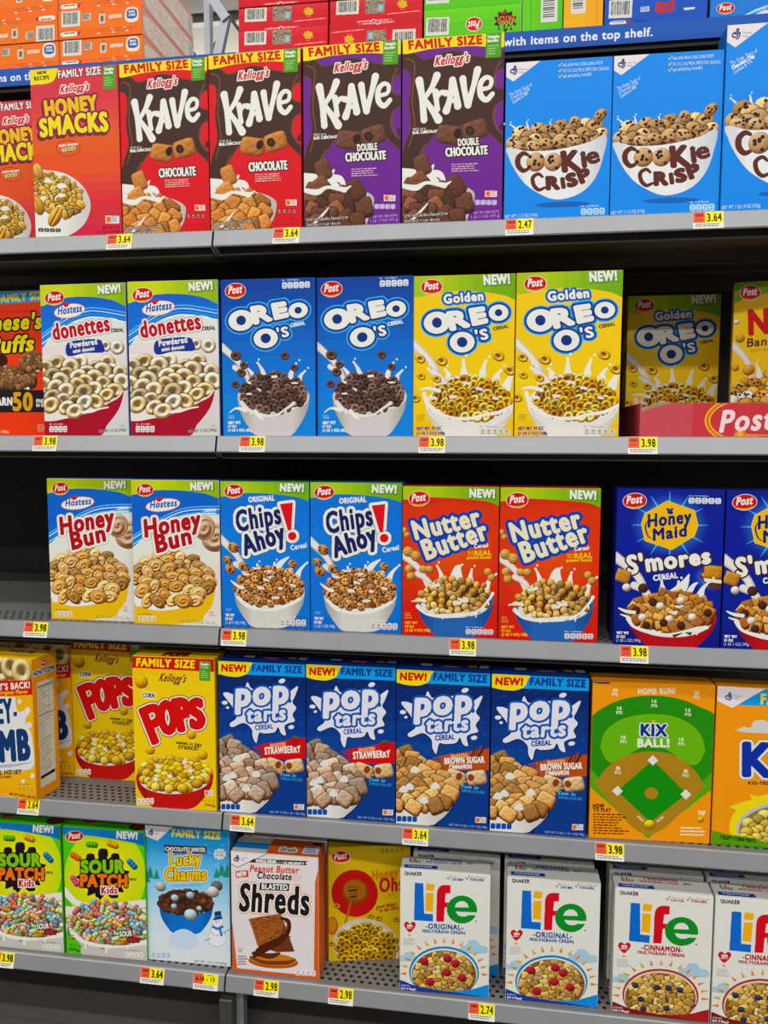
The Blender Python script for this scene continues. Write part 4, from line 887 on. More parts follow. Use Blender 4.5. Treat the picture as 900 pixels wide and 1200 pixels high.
def d_sour(w, h):
    a = Art(w, h, q4(225, 95, 540, 118, 252, 575, 553, 603), '#62c21c', 39)
    a.glow(392, 285, 172, 205, '#f4e60c', '#62c21c', 10, 0, .18)
    a.part('top_banner').S([(210, 88), (560, 112), (560, 172), (500, 158), (420, 143), (330, 130), (215, 124)], ('h', '#1d86c8', '#1f7fc4', '#1a6cb4')).T('NEW!', (435, 139), (513, 143), 27, WH, 2.6)
    badge(a, 272, 134, 35, 23)
    a.part('title_splash'); bk = '#17140f'
    n = 26; pts = []
    for i in range(n):
        t = i / n * 2 * math.pi; r = 1.06 if i % 2 else .82
        pts.append((385 + 98 * r * math.cos(t), 290 + 82 * r * math.sin(t)))
    a.S(pts, bk)
    for x, y, r in ((335, 215, 13), (383, 198, 15), (430, 214, 13), (345, 240, 12), (425, 240, 12), (384, 228, 14), (368, 355, 10), (430, 358, 10)): a.S([(x - r, y - r), (x + r, y - r), (x + r * 1.1, y + r), (x - r * 1.1, y + r)], bk)
    a.part('title_lettering').T('SOUR', (302, 274), (462, 272), 46, '#8fc63a', 6, [(4, bk)]).T('PATCH', (300, 325), (474, 326), 44, '#ef7a22', 5.5, [(4, bk)]).T('Kids', (380, 354), (438, 352), 27, '#c8242e', 2.5, [(4, WH)])
    a.T('CEREAL', (482, 302), (512, 303), 9, '#3a4a10', .8)
    a.part('gummy_picture')
    for x, y, c, t in ((278, 212, '#e2702a', .5), (340, 165, '#5fae2c', 0), (420, 165, '#e0a01c', .3), (495, 240, '#2a7fc4', .8), (277, 305, '#e0557a', 1)): a.piece('gummy', x, y, 24, c, t, 1)
    a.part('bowl_picture').S([(240, 470), (300, 540), (330, 590), (570, 620), (570, 380), (400, 440)], ('v', '#e9e7e2', '#dcd8d0', '#b9b6ae'))
    a.part('milk_splash').L([(236, 340), (280, 385), (330, 400)], [26, 24, 20], WH).L([(240, 420), (330, 430), (540, 400)], [40, 60, 50], '#ece9e2')
    a.part('cereal_pieces').heap('gummy', 415, 465, 165, 78, 21, ['#dd7a70', '#a9c47a', '#e8a868', '#86a8ba', '#e6dab0', '#dc918a', '#b6cc8c'], .85, (.9, 1), 1.5, inside=lambda x, y: y < 545 - abs(x - 430) * .12)
    drips(a, [(270, 500), (320, 535), (400, 550), (480, 548), (545, 535)], 15)
    a.part('flavor_label').T('SOUR', (450, 514), (495, 511), 20, WH, 2, [(3, '#1c1a18')]).T('THEN', (447, 530), (474, 529), 11, '#f0c040', 1.2, [(2, '#1c1a18')]).T('SWEET', (478, 533), (524, 533), 14, '#d2303a', 1.4, [(3, '#1c1a18')])
    icons(a, 470, 570, 540, 590, 4, '#e9e7e2', '#66645e', '#55534f', 3)
    a.part('net_weight').T('NET WT 14 OZ', (259, 550), (310, 556), 10, '#1f3a0a', .9).T('(397g)', (260, 564), (300, 570), 9, '#1f3a0a', .9).lines(256, 508, 280, 530, 3, '#3a6a12')
    return a
def d_winter(w, h):
    a = Art(w, h, q4(540, 88, 862, 110, 555, 597, 865, 625), ('v', '#2f93d6', '#4aa4dc', '#7cc0e6', '#a8d6ee', '#cfe4ee', '#dfe8ec', '#e2e6e8'), 41)
    a.part('winter_scene')
    for x, y, s_ in ((560, 285, 40), (585, 290, 32), (545, 300, 44), (835, 275, 42), (815, 285, 32), (858, 280, 46)):
        for k in range(3): a.P([(x, y - s_ + k * s_ * .28), (x + s_ * (.22 + .1 * k), y - s_ * .4 + k * s_ * .3), (x - s_ * (.22 + .1 * k), y - s_ * .4 + k * s_ * .3)], '#3c8a7c')
    for i in range(40): a.E(a.rng.uniform(545, 860), a.rng.uniform(150, 420), 1.6, 1.6, WH)
    a.part('top_banner').P([(530, 80), (880, 106), (880, 152), (530, 140)], '#2290da').T('FAMILY SIZE', (644, 133), (829, 143), 27, '#f4dc1c', 2.8)
    gmills(a, [(530, 84), (648, 95), (588, 150), (530, 126)], 562, 117, 12)
    a.part('title_lettering').P([(612, 165), (778, 172), (776, 199), (613, 196), (619, 181)], '#4a2420').T('CHOCOLATEY WINTER', (620, 189), (772, 193), 16, WH, 1.3)
    o = [(3, '#6a4a12'), (6, WH)]
    a.T('Lucky', (640, 246), (754, 239), 46, '#f2d21c', 4.5, o).T('Charms', (620, 302), (774, 299), 46, '#f2c81c', 4.5, o)
    a.T('FROSTED OAT CEREAL WITH MARSHMALLOWS', (646, 325), (756, 322), 6, '#5a3a30', .5)
    a.P([(828 + (27 if i % 2 else 21) * math.cos(i * .35), 200 + (23 if i % 2 else 18) * math.sin(i * .35)) for i in range(18)], '#e6eef2').T('LIMITED', (812, 196), (844, 197), 8, '#3a5a7a', .8).T('EDITION', (812, 208), (844, 209), 8, '#3a5a7a', .8)
    bowl(a, 698, 405, 102, 26, 98, '#2b74c6', '#1c559c')
    a.part('cereal_pieces').heap('puff', 696, 385, 102, 44, 12, ['#53301f', '#43261a', '#643c28'], .85, (.7, 1), 1, True, under='#2a1610')
    for x, y, c, r in ((655, 368, '#b4ccd8', 15), (714, 358, '#a8c4d4', 16), (652, 400, '#a4cbe0', 12), (715, 432, '#b9d6e4', 25), (748, 408, '#a8c4d4', 11), (765, 382, '#8a4a30', 12)): a.piece('puff', x, y, r, c, 0, .9)
    a.part('marshmallow_picture').piece('puff', 600, 325, 21, '#b9b6b2', .3, .9).piece('puff', 816, 322, 22, '#6a6664', 0, .9).piece('puff', 800, 345, 24, '#c9c6c4', 0, .9)
    a.part('winter_scene').S([(560, 600), (565, 555), (620, 530), (680, 490), (720, 500), (745, 540), (800, 560), (862, 555), (866, 630)], '#dde6ea').S([(630, 545), (650, 500), (690, 485), (730, 505), (742, 545), (690, 560)], '#cfe0ec')
    a.part('snowman_picture')
    for x, y, rx, ry in ((815, 520, 34, 30), (816, 487, 24, 22), (817, 458, 20, 19)): a.E(x, y, rx + 1.5, ry + 1.5, '#7a98b0').E(x, y, rx, ry, '#edf1f3')
    a.P([(800, 445), (834, 440), (838, 446), (802, 452)], '#2c3550').P([(806, 420), (830, 416), (834, 442), (806, 446)], '#2c3550').P([(806, 434), (833, 430), (834, 438), (806, 442)], '#2a78c0')
    a.L([(800, 477), (818, 484), (836, 476)], 9, '#2a78c0').L([(826, 482), (832, 508)], 9, '#2a78c0', False).E(811, 455, 2, 3, '#1c1c22').E(823, 454, 2, 3, '#1c1c22').P([(817, 458), (806, 463), (817, 463)], '#e0822a')
    a.L([(842, 500), (862, 485)], 2.5, '#6a4a30', False).L([(790, 520), (768, 530)], 2.5, '#6a4a30', False)
    icons(a, 566, 572, 640, 594, 4, '#c4d8e4', '#8aa8bc'); a.part('net_weight').T('NET WT 1 LB 3 OZ (539g)', (730, 608), (850, 618), 8, '#8aa0ae', .7)
    return a
def d_shred(w, h):
    a = Art(w, h, q4(98, 165, 467, 197, 112, 660, 455, 688), '#e4e0da', 43)
    a.part('orange_border').P([(90, 470), (108, 470), (130, 650), (455, 676), (470, 240), (480, 240), (480, 700), (90, 690)], '#d9602a').P([(452, 300), (480, 190), (480, 700), (436, 680)], '#d9602a')
    gmills(a, [(90, 160), (244, 178), (125, 234), (90, 212)], 122, 198, 14); a.L([(95, 218), (125, 236), (250, 180)], 2.5, '#5a5660', False)
    a.part('whole_grain_banner').P([(197, 199), (425, 211), (413, 219), (422, 229), (172, 214)], '#40281f').T('WHOLE GRAIN', (204, 214), (290, 219), 12, WH, 1.3).T('IS THE', (296, 219), (318, 220), 7, WH, .7).T('1ST INGREDIENT', (324, 222), (408, 225), 9, WH, .9)
    a.part('title_lettering').P([(118, 252), (172, 248), (175, 277), (121, 281)], '#cc3f2c').T('NEW', (126, 276), (166, 272), 19, WH, 2)
    a.T('Peanut Butter', (180, 254), (383, 263), 28, '#cc4a2c', 1.8, shear=.12).T('Chocolate', (210, 283), (353, 291), 28, '#2f2622', 1.8, shear=.12).lines(360, 272, 408, 302, 3, '#e8b8a0', .4)
    a.T('Shreds', (138, 417), (420, 434), 112, '#1b1716', 6, [(5, '#f4f0ea'), (8, '#dc8a58')])
    a.P([(222, 302), (346, 306), (343, 337), (220, 333)], '#1b1716', [(2, WH)]).T('BLASTED', (230, 328), (337, 332), 22, WH, 2.6)
    a.part('cereal_picture').E(275, 622, 100, 26, '#a85a24', 3).E(275, 614, 94, 24, '#c27838', 3)
    a.L([(185, 605), (240, 625), (330, 625), (365, 612)], [10, 16, 16, 6], '#7a3a1c').L([(195, 590), (260, 600), (300, 590)], [14, 24, 10], '#5a2a18')
    a.P([(175, 452), (240, 440), (308, 430), (330, 490), (362, 582), (290, 585), (212, 560), (195, 505)], '#6a3820')
    a.P([(175, 452), (240, 440), (308, 430), (322, 470), (300, 545), (212, 560), (195, 505)], '#9a5a30')
    for i in range(120):
        x, y = a.rng.uniform(188, 345), a.rng.uniform(446, 572)
        if x < 335 - max(0, 500 - y) * .4 and x > 180 + (y - 450) * .25: a.L([(x, y), (x + 12, y + a.rng.uniform(-4, 4))], 3, ('#7d4524', '#b87442', '#5a2f1a')[i % 3] if x < 300 else ('#4a2616', '#7d4524')[i % 2], False)
    a.L([(312, 450), (340, 462), (336, 505), (300, 540), (230, 575), (200, 600)], [14, 16, 18, 30, 34, 14], '#4a2414').L([(322, 455), (334, 475), (318, 512)], [3, 5, 3], '#8a5232')
    a.part('flavor_label').lines(134, 572, 152, 590, 2, '#6a6058').lines(132, 600, 175, 640, 4, '#6a6058', .5)
    a.part('net_weight').T('NET WT 1 LB 0.5 OZ (467g)', (132, 655), (224, 661), 8, '#4a4440', .8)
    icons(a, 365, 652, 446, 674, 4, '#eeeae4', '#5a4a44', None, 3)
    return a
def d_hole(w, h):
    a = Art(w, h, q4(485, 145, 855, 150, 487, 625, 840, 584), ('v', '#d9b812', '#e2c214', '#dcbb12'), 45)
    badge(a, 545, 188, 46, 28, 2); icons(a, 727, 155, 832, 178, 5, '#c4b04a', '#5a4a18')
    a.part('honey_picture').E(607, 340, 107, 97, '#c6281e').E(612, 332, 60, 52, '#8a4a1c').E(610, 328, 52, 43, '#b06a28').L([(600, 345), (585, 400), (562, 475)], [8, 8, 9], '#a8702c', False)
    for k in range(5): a.L([(582 + k * 3, 318 + k * 13), (620 - k * 1, 314 + k * 13)], 9, '#4a2a14' if k % 2 else '#8a5a28', False)
    a.E(505, 478, 26, 38, '#b06a28').E(503, 476, 20, 30, '#d08a38')
    a.part('title_lettering').T('Honey', (690, 286), (800, 272), 36, '#d27a1c', 2, shear=.2).T('Ohs!', (722, 334), (840, 326), 54, '#c2281e', 6, shear=.1).L([(755, 350), (790, 335)], 3, '#c2281e', False)
    a.T('good things', (706, 402), (790, 386), 15, '#b4281e', 1, shear=.25).T('in the hole', (720, 415), (800, 400), 15, '#b4281e', 1, shear=.25)
    a.part('bowl_picture').E(655, 548, 147, 106, '#d4d0c6').E(657, 556, 134, 98, '#efeadf')
    a.part('cereal_pieces').heap('ring', 660, 556, 128, 84, 22, ['#d6aa3c', '#c99a30', '#e0b850'], .85, (.75, 1), 1, True, under='#9a7420')
    for x, y in ((527, 395), (680, 432), (715, 438), (500, 552), (790, 440)): a.piece('ring', x, y, 17, '#d6aa3c', .3, .7)
    return a
def life_logo(a, X):
    def P(p, c): a.P([X(x, y) for x, y in p], c)
    a.part('title_lettering')
    P([(145, 212), (178, 213), (182, 330), (216, 332), (215, 361), (143, 356)], '#1f6fc4')
    P([(190, 213), (222, 217), (218, 243), (186, 240)], '#eeb21c'); P([(187, 250), (218, 251), (215, 323), (186, 320)], '#eeb21c')
    a.P(catmull([X(x, y) for x, y in ((228, 361), (229, 300), (231, 245), (243, 224), (262, 218))], False)[:-1].tolist() + [X(x, y) for x, y in ((283, 220), (282, 251), (264, 252), (261, 286), (276, 287), (275, 306), (260, 306), (257, 361))], '#cf2a34')
    P(a.ell(326, 313, 58, 54), '#1a8a3c'); P([(298, 305), (304, 290), (318, 281), (334, 281), (347, 290), (352, 305)], '#e8e5df'); P([(302, 321), (388, 324), (388, 335), (352, 334), (345, 338), (335, 340), (322, 340), (310, 334)], '#e8e5df')
def d_life(w, h, cin):
    a = Art(w, h, q4(90, 160, 435, 180, 92, 620, 425, 645), '#e6e3dd', 47 + cin)
    ink = '#b02a2c' if cin else '#2a4f98'
    a.part('maker_lettering').T('QUAKER', (106, 181), (171, 184), 13, '#3a3a3e', 1.3)
    a.part('claims_lettering')
    for x, t in ((268, 'CALCIUM'), (340, 'NO ARTIFICIAL')):
        a.L([(x, 190), (x + 6, 197), (x + 14, 182)], 2.4, '#4a4a50', False).T('EXCELLENT SOURCE' if x < 300 else t, (x + 18, 190), (x + (62 if x < 300 else 82), 192), 5, ink, .6).T(t if x < 300 else 'COLORS', (x + 18, 200), (x + (62 if x < 300 else 70), 203), 8, ink, 1)
    life_logo(a, lambda x, y: (x, y)); a.E(379, 359, 3.5, 3.5, '#8a8680')
    a.part('flavor_label').T('-ORIGINAL-' if not cin else '-CINNAMON-', (188, 387), (330, 392), 19, ink, 1.4).T('MULTIGRAIN CEREAL', (176, 402), (340, 408), 11, ink, 1)
    a.part('heart_badge').S([(127, 403), (108, 382), (107, 368), (118, 362), (128, 370), (138, 362), (149, 368), (147, 382)], '#c42a30').T('20%', (117, 382), (138, 382), 9, WH, 1).lines(116, 385, 140, 392, 1, WH).R(122, 410, 131, 418, '#e0a85a').lines(104, 426, 152, 456, 5, '#b4b0aa', .5)
    a.part('sunrise_picture')
    for cx, cy, s_ in ((372, 458, 1), (125, 498, .65)): a.S([(cx - 50 * s_, cy + 18 * s_), (cx - 46 * s_, cy - 6 * s_), (cx - 28 * s_, cy - 8 * s_), (cx - 16 * s_, cy - 26 * s_), (cx + 10 * s_, cy - 24 * s_), (cx + 22 * s_, cy - 8 * s_), (cx + 44 * s_, cy - 4 * s_), (cx + 48 * s_, cy + 18 * s_), (cx, cy + 22 * s_)], '#aacbdc', [(1.5, '#8fb4ca')])
    for i in range(15):
        t = math.radians(180 + 12.85 * i); c, s_ = math.cos(t), math.sin(t); x0, y0, x1, y1 = 258 + 143 * c, 560 + 118 * s_, 258 + 172 * c, 560 + 142 * s_
        a.P([(x0 - s_ * 6, y0 + c * 6), (x0 + s_ * 6, y0 - c * 6), (x1, y1)], '#e8a83a' if i % 2 else '#dd8a38')
    rim = '#b0302e' if cin else '#2a78b0'
    a.part('bowl_picture').E(258, 553, 132, 98, rim).E(258, 557, 126, 94, '#d8e6ec' if not cin else '#e6d4c8').E(258, 562, 122, 92, '#8a5a28')
    a.part('cereal_pieces').heap('square', 258, 562, 106, 78, 19, ['#d2aa68', '#c89c56', '#dcb87c', '#c0924e'], .92, (.75, 1), 1.5, True, under='#8a5a28')
    for x, y in ((183, 513), (271, 502), (268, 554), (326, 573), (205, 590), (300, 520)) if not cin else ((170, 520), (245, 525), (285, 525), (190, 570), (325, 530), (280, 600), (200, 605)): a.piece('puff', x, y, 17 if not cin else 12, '#b0283a' if not cin else '#2f3a64', 0, .95)
    a.part('bottom_band').S([(80, 584), (150, 604), (250, 622), (350, 618), (440, 598), (440, 660), (80, 640)], '#1c8ad2' if not cin else '#a82c28').S([(80, 584), (150, 604), (250, 622), (300, 628), (440, 650), (440, 670), (80, 650)], '#1d3a92' if not cin else '#7a2420')
    a.T('NET WT 18 OZ', (97, 607), (128, 610), 7, WH, .8).T('(510g)', (97, 617), (150, 621), 6, WH, .6)
    return a
# ---- tops and box ends
TQ = q4(0, 0, 100, 0, 0, 40, 100, 40)
def t_life(w, d, cin):
    a = Art(w, d, q4(98, 100, 433, 120, 90, 165, 435, 183), '#dedbd5', 60); ink = '#b02a2c' if cin else '#2a4f98'
    life_logo(a, lambda x, y: (125 + (x - 143) * .19, 112 + (y - 212) * .13 + (x - 143) * .012))
    a.part('flavor_label').T('ORIGINAL' if not cin else 'CINNAMON', (208, 122), (328, 128), 12, ink, .9).T('MULTIGRAIN CEREAL', (190, 131), (330, 138), 7, ink, .6).T('BEST', (348, 136), (376, 137), 7, '#3a3a3e', .8)
    a.part('blue_strip').P([(106, 142), (236, 148), (236, 163), (104, 158)], '#2338a0').lines(120, 146, 220, 157, 1, '#c8d0f0', .5, .1, 6)
    return a
def t_tart(w, d, cin):
    a = Art(w, d, TQ, '#16398c', 61); a.part('top_lettering').R(24, 8, 36, 20, '#c9cdd8').R(46, 16, 68, 24, '#c0302a' if not cin else '#b3551f').R(76, 6, 85, 20, '#c8a020').R(88, 4, 98, 20, '#c9cdd8'); a.lines(50, 18, 66, 23, 1, WH)
    return a
def t_pops(w, d):
    a = Art(w, d, TQ, '#eec20e', 62); a.part('top_lettering').T('POPS', (36, 34), (64, 34), 16, '#a82420', 2, [(1.2, '#3a1a18')]).R(0, 37, 100, 40, '#e8c020'); return a
def t_comb(w, d):
    a = Art(w, d, TQ, '#f0c014', 63); a.part('top_lettering').T('HONEYCOMB', (50, 18), (82, 18), 9, '#1d3a6a', 1); a.lines(70, 24, 98, 36, 3, '#a8800c'); return a
def t_shred(w, d):
    a = Art(w, d, TQ, '#d9602a', 64); a.part('top_lettering').P([(0, 0), (40, 0), (40, 40), (0, 40)], '#d8d4ce').P([(0, 16), (40, 16), (40, 30), (0, 30)], '#2a7fc4').T('Shreds', (54, 32), (72, 32), 12, '#1b1716', 1, [(1.5, WH)]).R(80, 14, 98, 34, '#cfd4ee').lines(82, 16, 97, 33, 3, '#2a3a9a').R(88, 3, 98, 10, '#3a2018'); return a
def t_sour(w, d):
    a = Art(w, d, TQ, '#5cc41a', 65); a.part('top_lettering')
    for i in range(14): a.E(88 + 8 * math.cos(i * .45), 26 + 8 * math.sin(i * .45), 3, 3, '#17140f')
    a.E(88, 26, 8, 8, '#17140f').T('SOUR', (81, 25), (95, 25), 6, '#c8405a', .6).T('PATCH', (81, 32), (95, 32), 5, '#c8405a', .6); a.E(25, 20, 8, 6, '#c4202a'); return a
def e_orange(w, h):
    a = Art(w, h, q4(47, 62, 537, 22, 52, 222, 545, 188), '#f47f22', 66)
    a.part('end_flap').P([(40, 175), (560, 140), (560, 180), (40, 235)], '#ee7620').L([(45, 176), (545, 141)], 1.6, '#c45a14', False)
    barcode(a, 66, 60, 175, 150, -8)
    a.part('small_pictures').P([(188, 70), (238, 66), (236, 108), (190, 112)], '#c9c2b4').lines(190, 72, 236, 108, 4, '#3a3530', .6).P([(285, 72), (322, 70), (322, 126), (286, 130)], '#d8d0bc').P([(294, 84), (314, 83), (312, 116), (296, 118)], '#6a6458').R(298, 54, 310, 68, '#a86a3a')
    a.lines(345, 78, 425, 104, 1, '#f6dccb', .8, .1, -8)
    a.S([(448, 42), (512, 38), (516, 110), (448, 114)], '#efe4cc').S([(456, 50), (506, 46), (508, 92), (456, 96)], '#2f5aa8').T('BOX', (464, 66), (500, 63), 13, WH, 1).T('TOPS', (461, 86), (503, 83), 13, WH, 1)
    a.part('end_flap').S([(70, 180), (150, 174), (156, 192), (150, 198), (72, 204)], '#f2ece2').lines(80, 182, 150, 196, 1, '#4a4540', .5, .1, -5).P([(160, 176), (180, 172), (170, 196), (160, 196)], '#c42a3a')
    for x, y in ((285, 186), (365, 158), (372, 178), (440, 150), (455, 170)): a.E(x, y, 10, 5, '#f8d8c0')
    a.lines(280, 160, 520, 186, 2, '#b85a1c', .25, .2, -14)
    return a
def s_orange(w, h):
    a = Art(w, h, TQ, '#f2b2a4', 67); a.part('side_picture').S([(4, 10), (30, 5), (70, 6), (97, 8), (97, 34), (60, 36), (20, 35), (5, 30)], '#fbf1e8')  # inks lightened: bright ceiling light on this side is put into the colour
    for i in range(160): a.E(a.rng.uniform(8, 94), a.rng.uniform(9, 32), 2.4, 1.3, ('#f0dfcc', '#fdf6ee', '#e8d2ba', '#f6e6d8')[i % 4], 40)
    a.R(90, 8, 97, 34, '#c4ccd6'); return a
def e_red(w, h):
    a = Art(w, h, q4(62, 252, 785, 172, 68, 430, 800, 352), ('v', '#d63a44', '#cc2431', '#c81f2d'), 68)
    barcode(a, 112, 246, 290, 350, -14)
    a.part('small_pictures').P([(338, 226), (492, 212), (494, 322), (344, 336)], '#8a8878')
    for i in range(60): a.E(a.rng.uniform(345, 488), a.rng.uniform(225, 325), 9, 7, ('#b8483a', '#5f7a9a', '#c8a848', '#55634a', '#9a948a')[i % 5])
    a.P([(445, 262), (480, 258), (480, 305), (448, 309)], '#a8bcd4')
    a.part('title_lettering').P([(634 + (46 if i % 2 else 34) * math.cos(i * .42), 250 + (34 if i % 2 else 25) * math.sin(i * .42)) for i in range(15)], '#e8c81c').T('FRUITY', (606, 252), (664, 240), 18, '#3a6a2c', 2).T('Pebbles', (602, 272), (668, 260), 16, '#c42a30', 2); a.R(615, 288, 650, 294, '#e86a60')
    a.part('end_flap').L([(520, 330), (775, 296)], 5, '#f0b8b0', False)
    a.P([(278, 390), (558, 362), (558, 388), (278, 416)], '#e08a88').P([(282, 393), (554, 366), (554, 385), (282, 412)], '#cc2431'); a.lines(290, 396, 550, 410, 1, '#f0c8c4', .5, .05, -28); a.E(412, 388, 18, 17, WH).E(412, 388, 12, 11, '#cc2431')
    return a
def e_green(w, h):
    a = Art(w, h, q4(32, 70, 495, 28, 38, 188, 497, 160), ('v', '#7fd42a', '#6cc81c', '#66c41a'), 69)
    barcode(a, 42, 97, 146, 165, -5)
    a.part('brand_badge').E(262, 118, 40, 29, '#f2e6d8', -4).E(262, 118, 37, 26, '#c4202a', -4).T('Post', (288, 104), (236, 108), 30, WH, 1, shear=.25)
    a.part('title_lettering').P([(418 + (62 if i % 2 else 44) * math.cos(i * .31), 103 + (48 if i % 2 else 34) * math.sin(i * .31)) for i in range(20)], '#1d1a16').T('SOUR', (458, 106), (385, 112), 26, '#8fc63a', 3).T('PATCH', (460, 80), (378, 86), 24, '#ef7a22', 3).T('Kids', (420, 64), (392, 66), 13, '#c8242e', 1)
    return a
def e_lime_spine(w, h):
    a = Art(w, h, q4(0, 0, 100, 0, 0, 230, 100, 230), ('h', '#76cc22', '#66c41a'), 70); barcode(a, 46, 120, 88, 205, 0, True); a.part('end_flap').R(20, 0, 22, 230, '#4fa014'); return a
def e_amber_spine(w, h):
    a = Art(w, h, q4(0, 0, 100, 0, 0, 230, 100, 230), ('h', '#f7b81e', '#f2ab12'), 71); barcode(a, 18, 105, 56, 190, 0, True); a.part('end_flap').R(84, 0, 86, 230, '#c8860c'); return a
def e_blue(w, h):
    a = Art(w, h, q4(35, -150, 580, -195, 40, 148, 582, 100), '#1f4fb4', 72); barcode(a, 60, -60, 186, 72, -6)
    a.part('title_lettering').L([(318, 10), (360, 20), (405, 2)], [26, 20, 22], '#c8301f').L([(325, -30), (360, -20), (400, -40)], [26, 20, 22], '#c8301f').P([(230, -10), (278, -14), (278, 22), (230, 26)], '#c9cfdc').lines(232, -8, 276, 20, 3, '#3a4a7a').P([(460, 0), (520, -6), (516, 10), (462, 18)], '#dfe4ee')
    a.part('end_flap').L([(190, 76), (582, 34)], 2, '#173c8c', False).S([(76, 95), (150, 88), (156, 106), (148, 113), (74, 118)], '#e8e6e6').lines(82, 97, 148, 110, 1, '#4a4a55', .5, .1, -4).S([(156, 90), (180, 88), (170, 110), (160, 112)], '#c42a3a').lines(205, 90, 262, 102, 1, '#14306e', .7, .1, -4)
    return a
def e_sky(w, h):
    a = Art(w, h, q4(600, -190, 1140, -235, 595, 92, 1142, 50), '#2f7ecb', 73); badge(a, 674, 8, 48, 38, -8)
    a.part('swoosh_panel').L([(770, 60), (840, 20), (930, -10), (1140, -40)], [8, 14, 16, 18], '#b8d8f0').L([(820, 65), (900, 30), (1140, 0)], [12, 24, 34], '#dfeaf4'); a.R(594, 78, 1150, 100, '#2a3a4a')
    a.P([(885, 0), (1140, -20), (1140, 20), (885, 25)], '#d9662a')
    return a

# ------------------------------------------------------------------ from artwork to meshes
def ink(c):
    """rich printing inks: a little more chroma than the sketch colours"""
    l = (c @ np.array([.2126, .7152, .0722]))[:, None]
    return np.clip(l + (c - l) * 1.16, 0.002, .92)
def set_print(me, lc):
    at = me.attributes.new('print', 'FLOAT_COLOR', 'FACE'); at.data.foreach_set('color', np.c_[lc, np.ones(len(lc))].astype(np.float32).ravel())
def quad_mesh(name, V, Q, C):
    me = bpy.data.meshes.new(name)
    me.vertices.add(len(V)); me.vertices.foreach_set('co', V.astype(np.float32).ravel())
    me.loops.add(len(Q) * 4); me.loops.foreach_set('vertex_index', Q.astype(np.int32).ravel())
    me.polygons.add(len(Q)); me.polygons.foreach_set('loop_start', np.arange(0, len(Q) * 4, 4, dtype=np.int32))
    me.update(calc_edges=True); set_print(me, C); me.materials.append(PRINT)
    return me
def mosaic(a, org, du, dv, inset=0.0006):
    """cut an artwork into flat coloured rectangles, one mesh per printed element; returns [(name, mesh)]"""
    q = np.round(np.clip(a.col, 0, 1) * 31).astype(np.int64)
    key = a.pid.astype(np.int64) * 40000 + q[..., 0] * 1024 + q[..., 1] * 32 + q[..., 2]
    H, Wd = key.shape
    brk = np.ones((H, Wd), bool); brk[:, 1:] = key[:, 1:] != key[:, :-1]
    r, x0 = np.nonzero(brk); k = key[r, x0]
    x1 = np.append(x0[1:], Wd); last = np.append(r[1:] != r[:-1], True); x1[last] = Wd
    o = np.lexsort((r, k, x1, x0)); r, x0, x1, k = r[o], x0[o], x1[o], k[o]
    new = np.ones(len(r), bool); new[1:] = ~((x0[1:] == x0[:-1]) & (x1[1:] == x1[:-1]) & (k[1:] == k[:-1]) & (r[1:] == r[:-1] + 1))
    st = np.nonzero(new)[0]; en = np.append(st[1:], len(r)) - 1
    R0, R1, X0, X1, K = r[st], r[en] + 1, x0[st], x1[st], k[st]
    org, du, dv = (np.array(t, float) for t in (org, du, dv))
    out = []
    for p, nm in enumerate(a.names):
        m = K // 40000 == p
        if not m.any(): continue
        c = K[m] % 40000; C = ink(lin(np.stack([c // 1024, c // 32 % 32, c % 32], 1) / 31.0))
        g = np.stack([np.stack([R1[m], X0[m]], 1), np.stack([R1[m], X1[m]], 1), np.stack([R0[m], X1[m]], 1), np.stack([R0[m], X0[m]], 1)], 1).reshape(-1, 2)
        u, inv = np.unique(g[:, 0] * (Wd + 1) + g[:, 1], return_inverse=True)
        fu = inset / a.w + (u % (Wd + 1)) / Wd * (1 - 2 * inset / a.w); fv = inset / a.h + (u // (Wd + 1)) / H * (1 - 2 * inset / a.h)
        V = org + fu[:, None] * du + fv[:, None] * dv
        out.append((nm, quad_mesh(nm or 'panel', V, inv.reshape(-1, 4), C)))
    return out
def panel(root, name, a, org, du, dv):
    parts = mosaic(a, org, du, dv); main = None
    for nm, me in parts:
        if nm == '': me.name = name; main = link(name, me, root)
    if main is None: main = empty(name, (0, 0, 0)); main.parent = root
    for nm, me in parts:
        if nm != '': link(nm, me, main)
    return main
def carton(root, w, d, h, front, side, top, back=None, flap=True):
    bm = bmesh.new(); bm_box(bm, -w / 2, w / 2, -d / 2, d / 2, 0, h)
    bmesh.ops.bevel(bm, geom=bm.edges[:], offset=0.0008, segments=2, affect='EDGES')
    bmesh.ops.recalc_face_normals(bm, faces=bm.faces[:])
    me = bpy.data.meshes.new('carton'); bm.to_mesh(me); bm.free()
    C = []
    for p in me.polygons:
        n = p.normal
        C.append(lin(hexlin(top if n.z > .6 else front if n.y < -.6 else side if abs(n.x) > .6 else (back or front))))
    set_print(me, np.array(C)); me.materials.append(PRINT); link('carton', me, root)
    if flap:
        bm = bmesh.new(); bm_box(bm, -w / 2 + .001, w / 2 - .001, -d * .12, d / 2 - .001, h, h + .0007)
        bmesh.ops.recalc_face_normals(bm, faces=bm.faces[:])
        me = bpy.data.meshes.new('top_flap'); bm.to_mesh(me); bm.free()
        set_print(me, np.array([lin(hexlin(top)) * .92] * len(me.polygons))); me.materials.append(PRINT); link('top_flap', me, root)
GAP = 0.00018
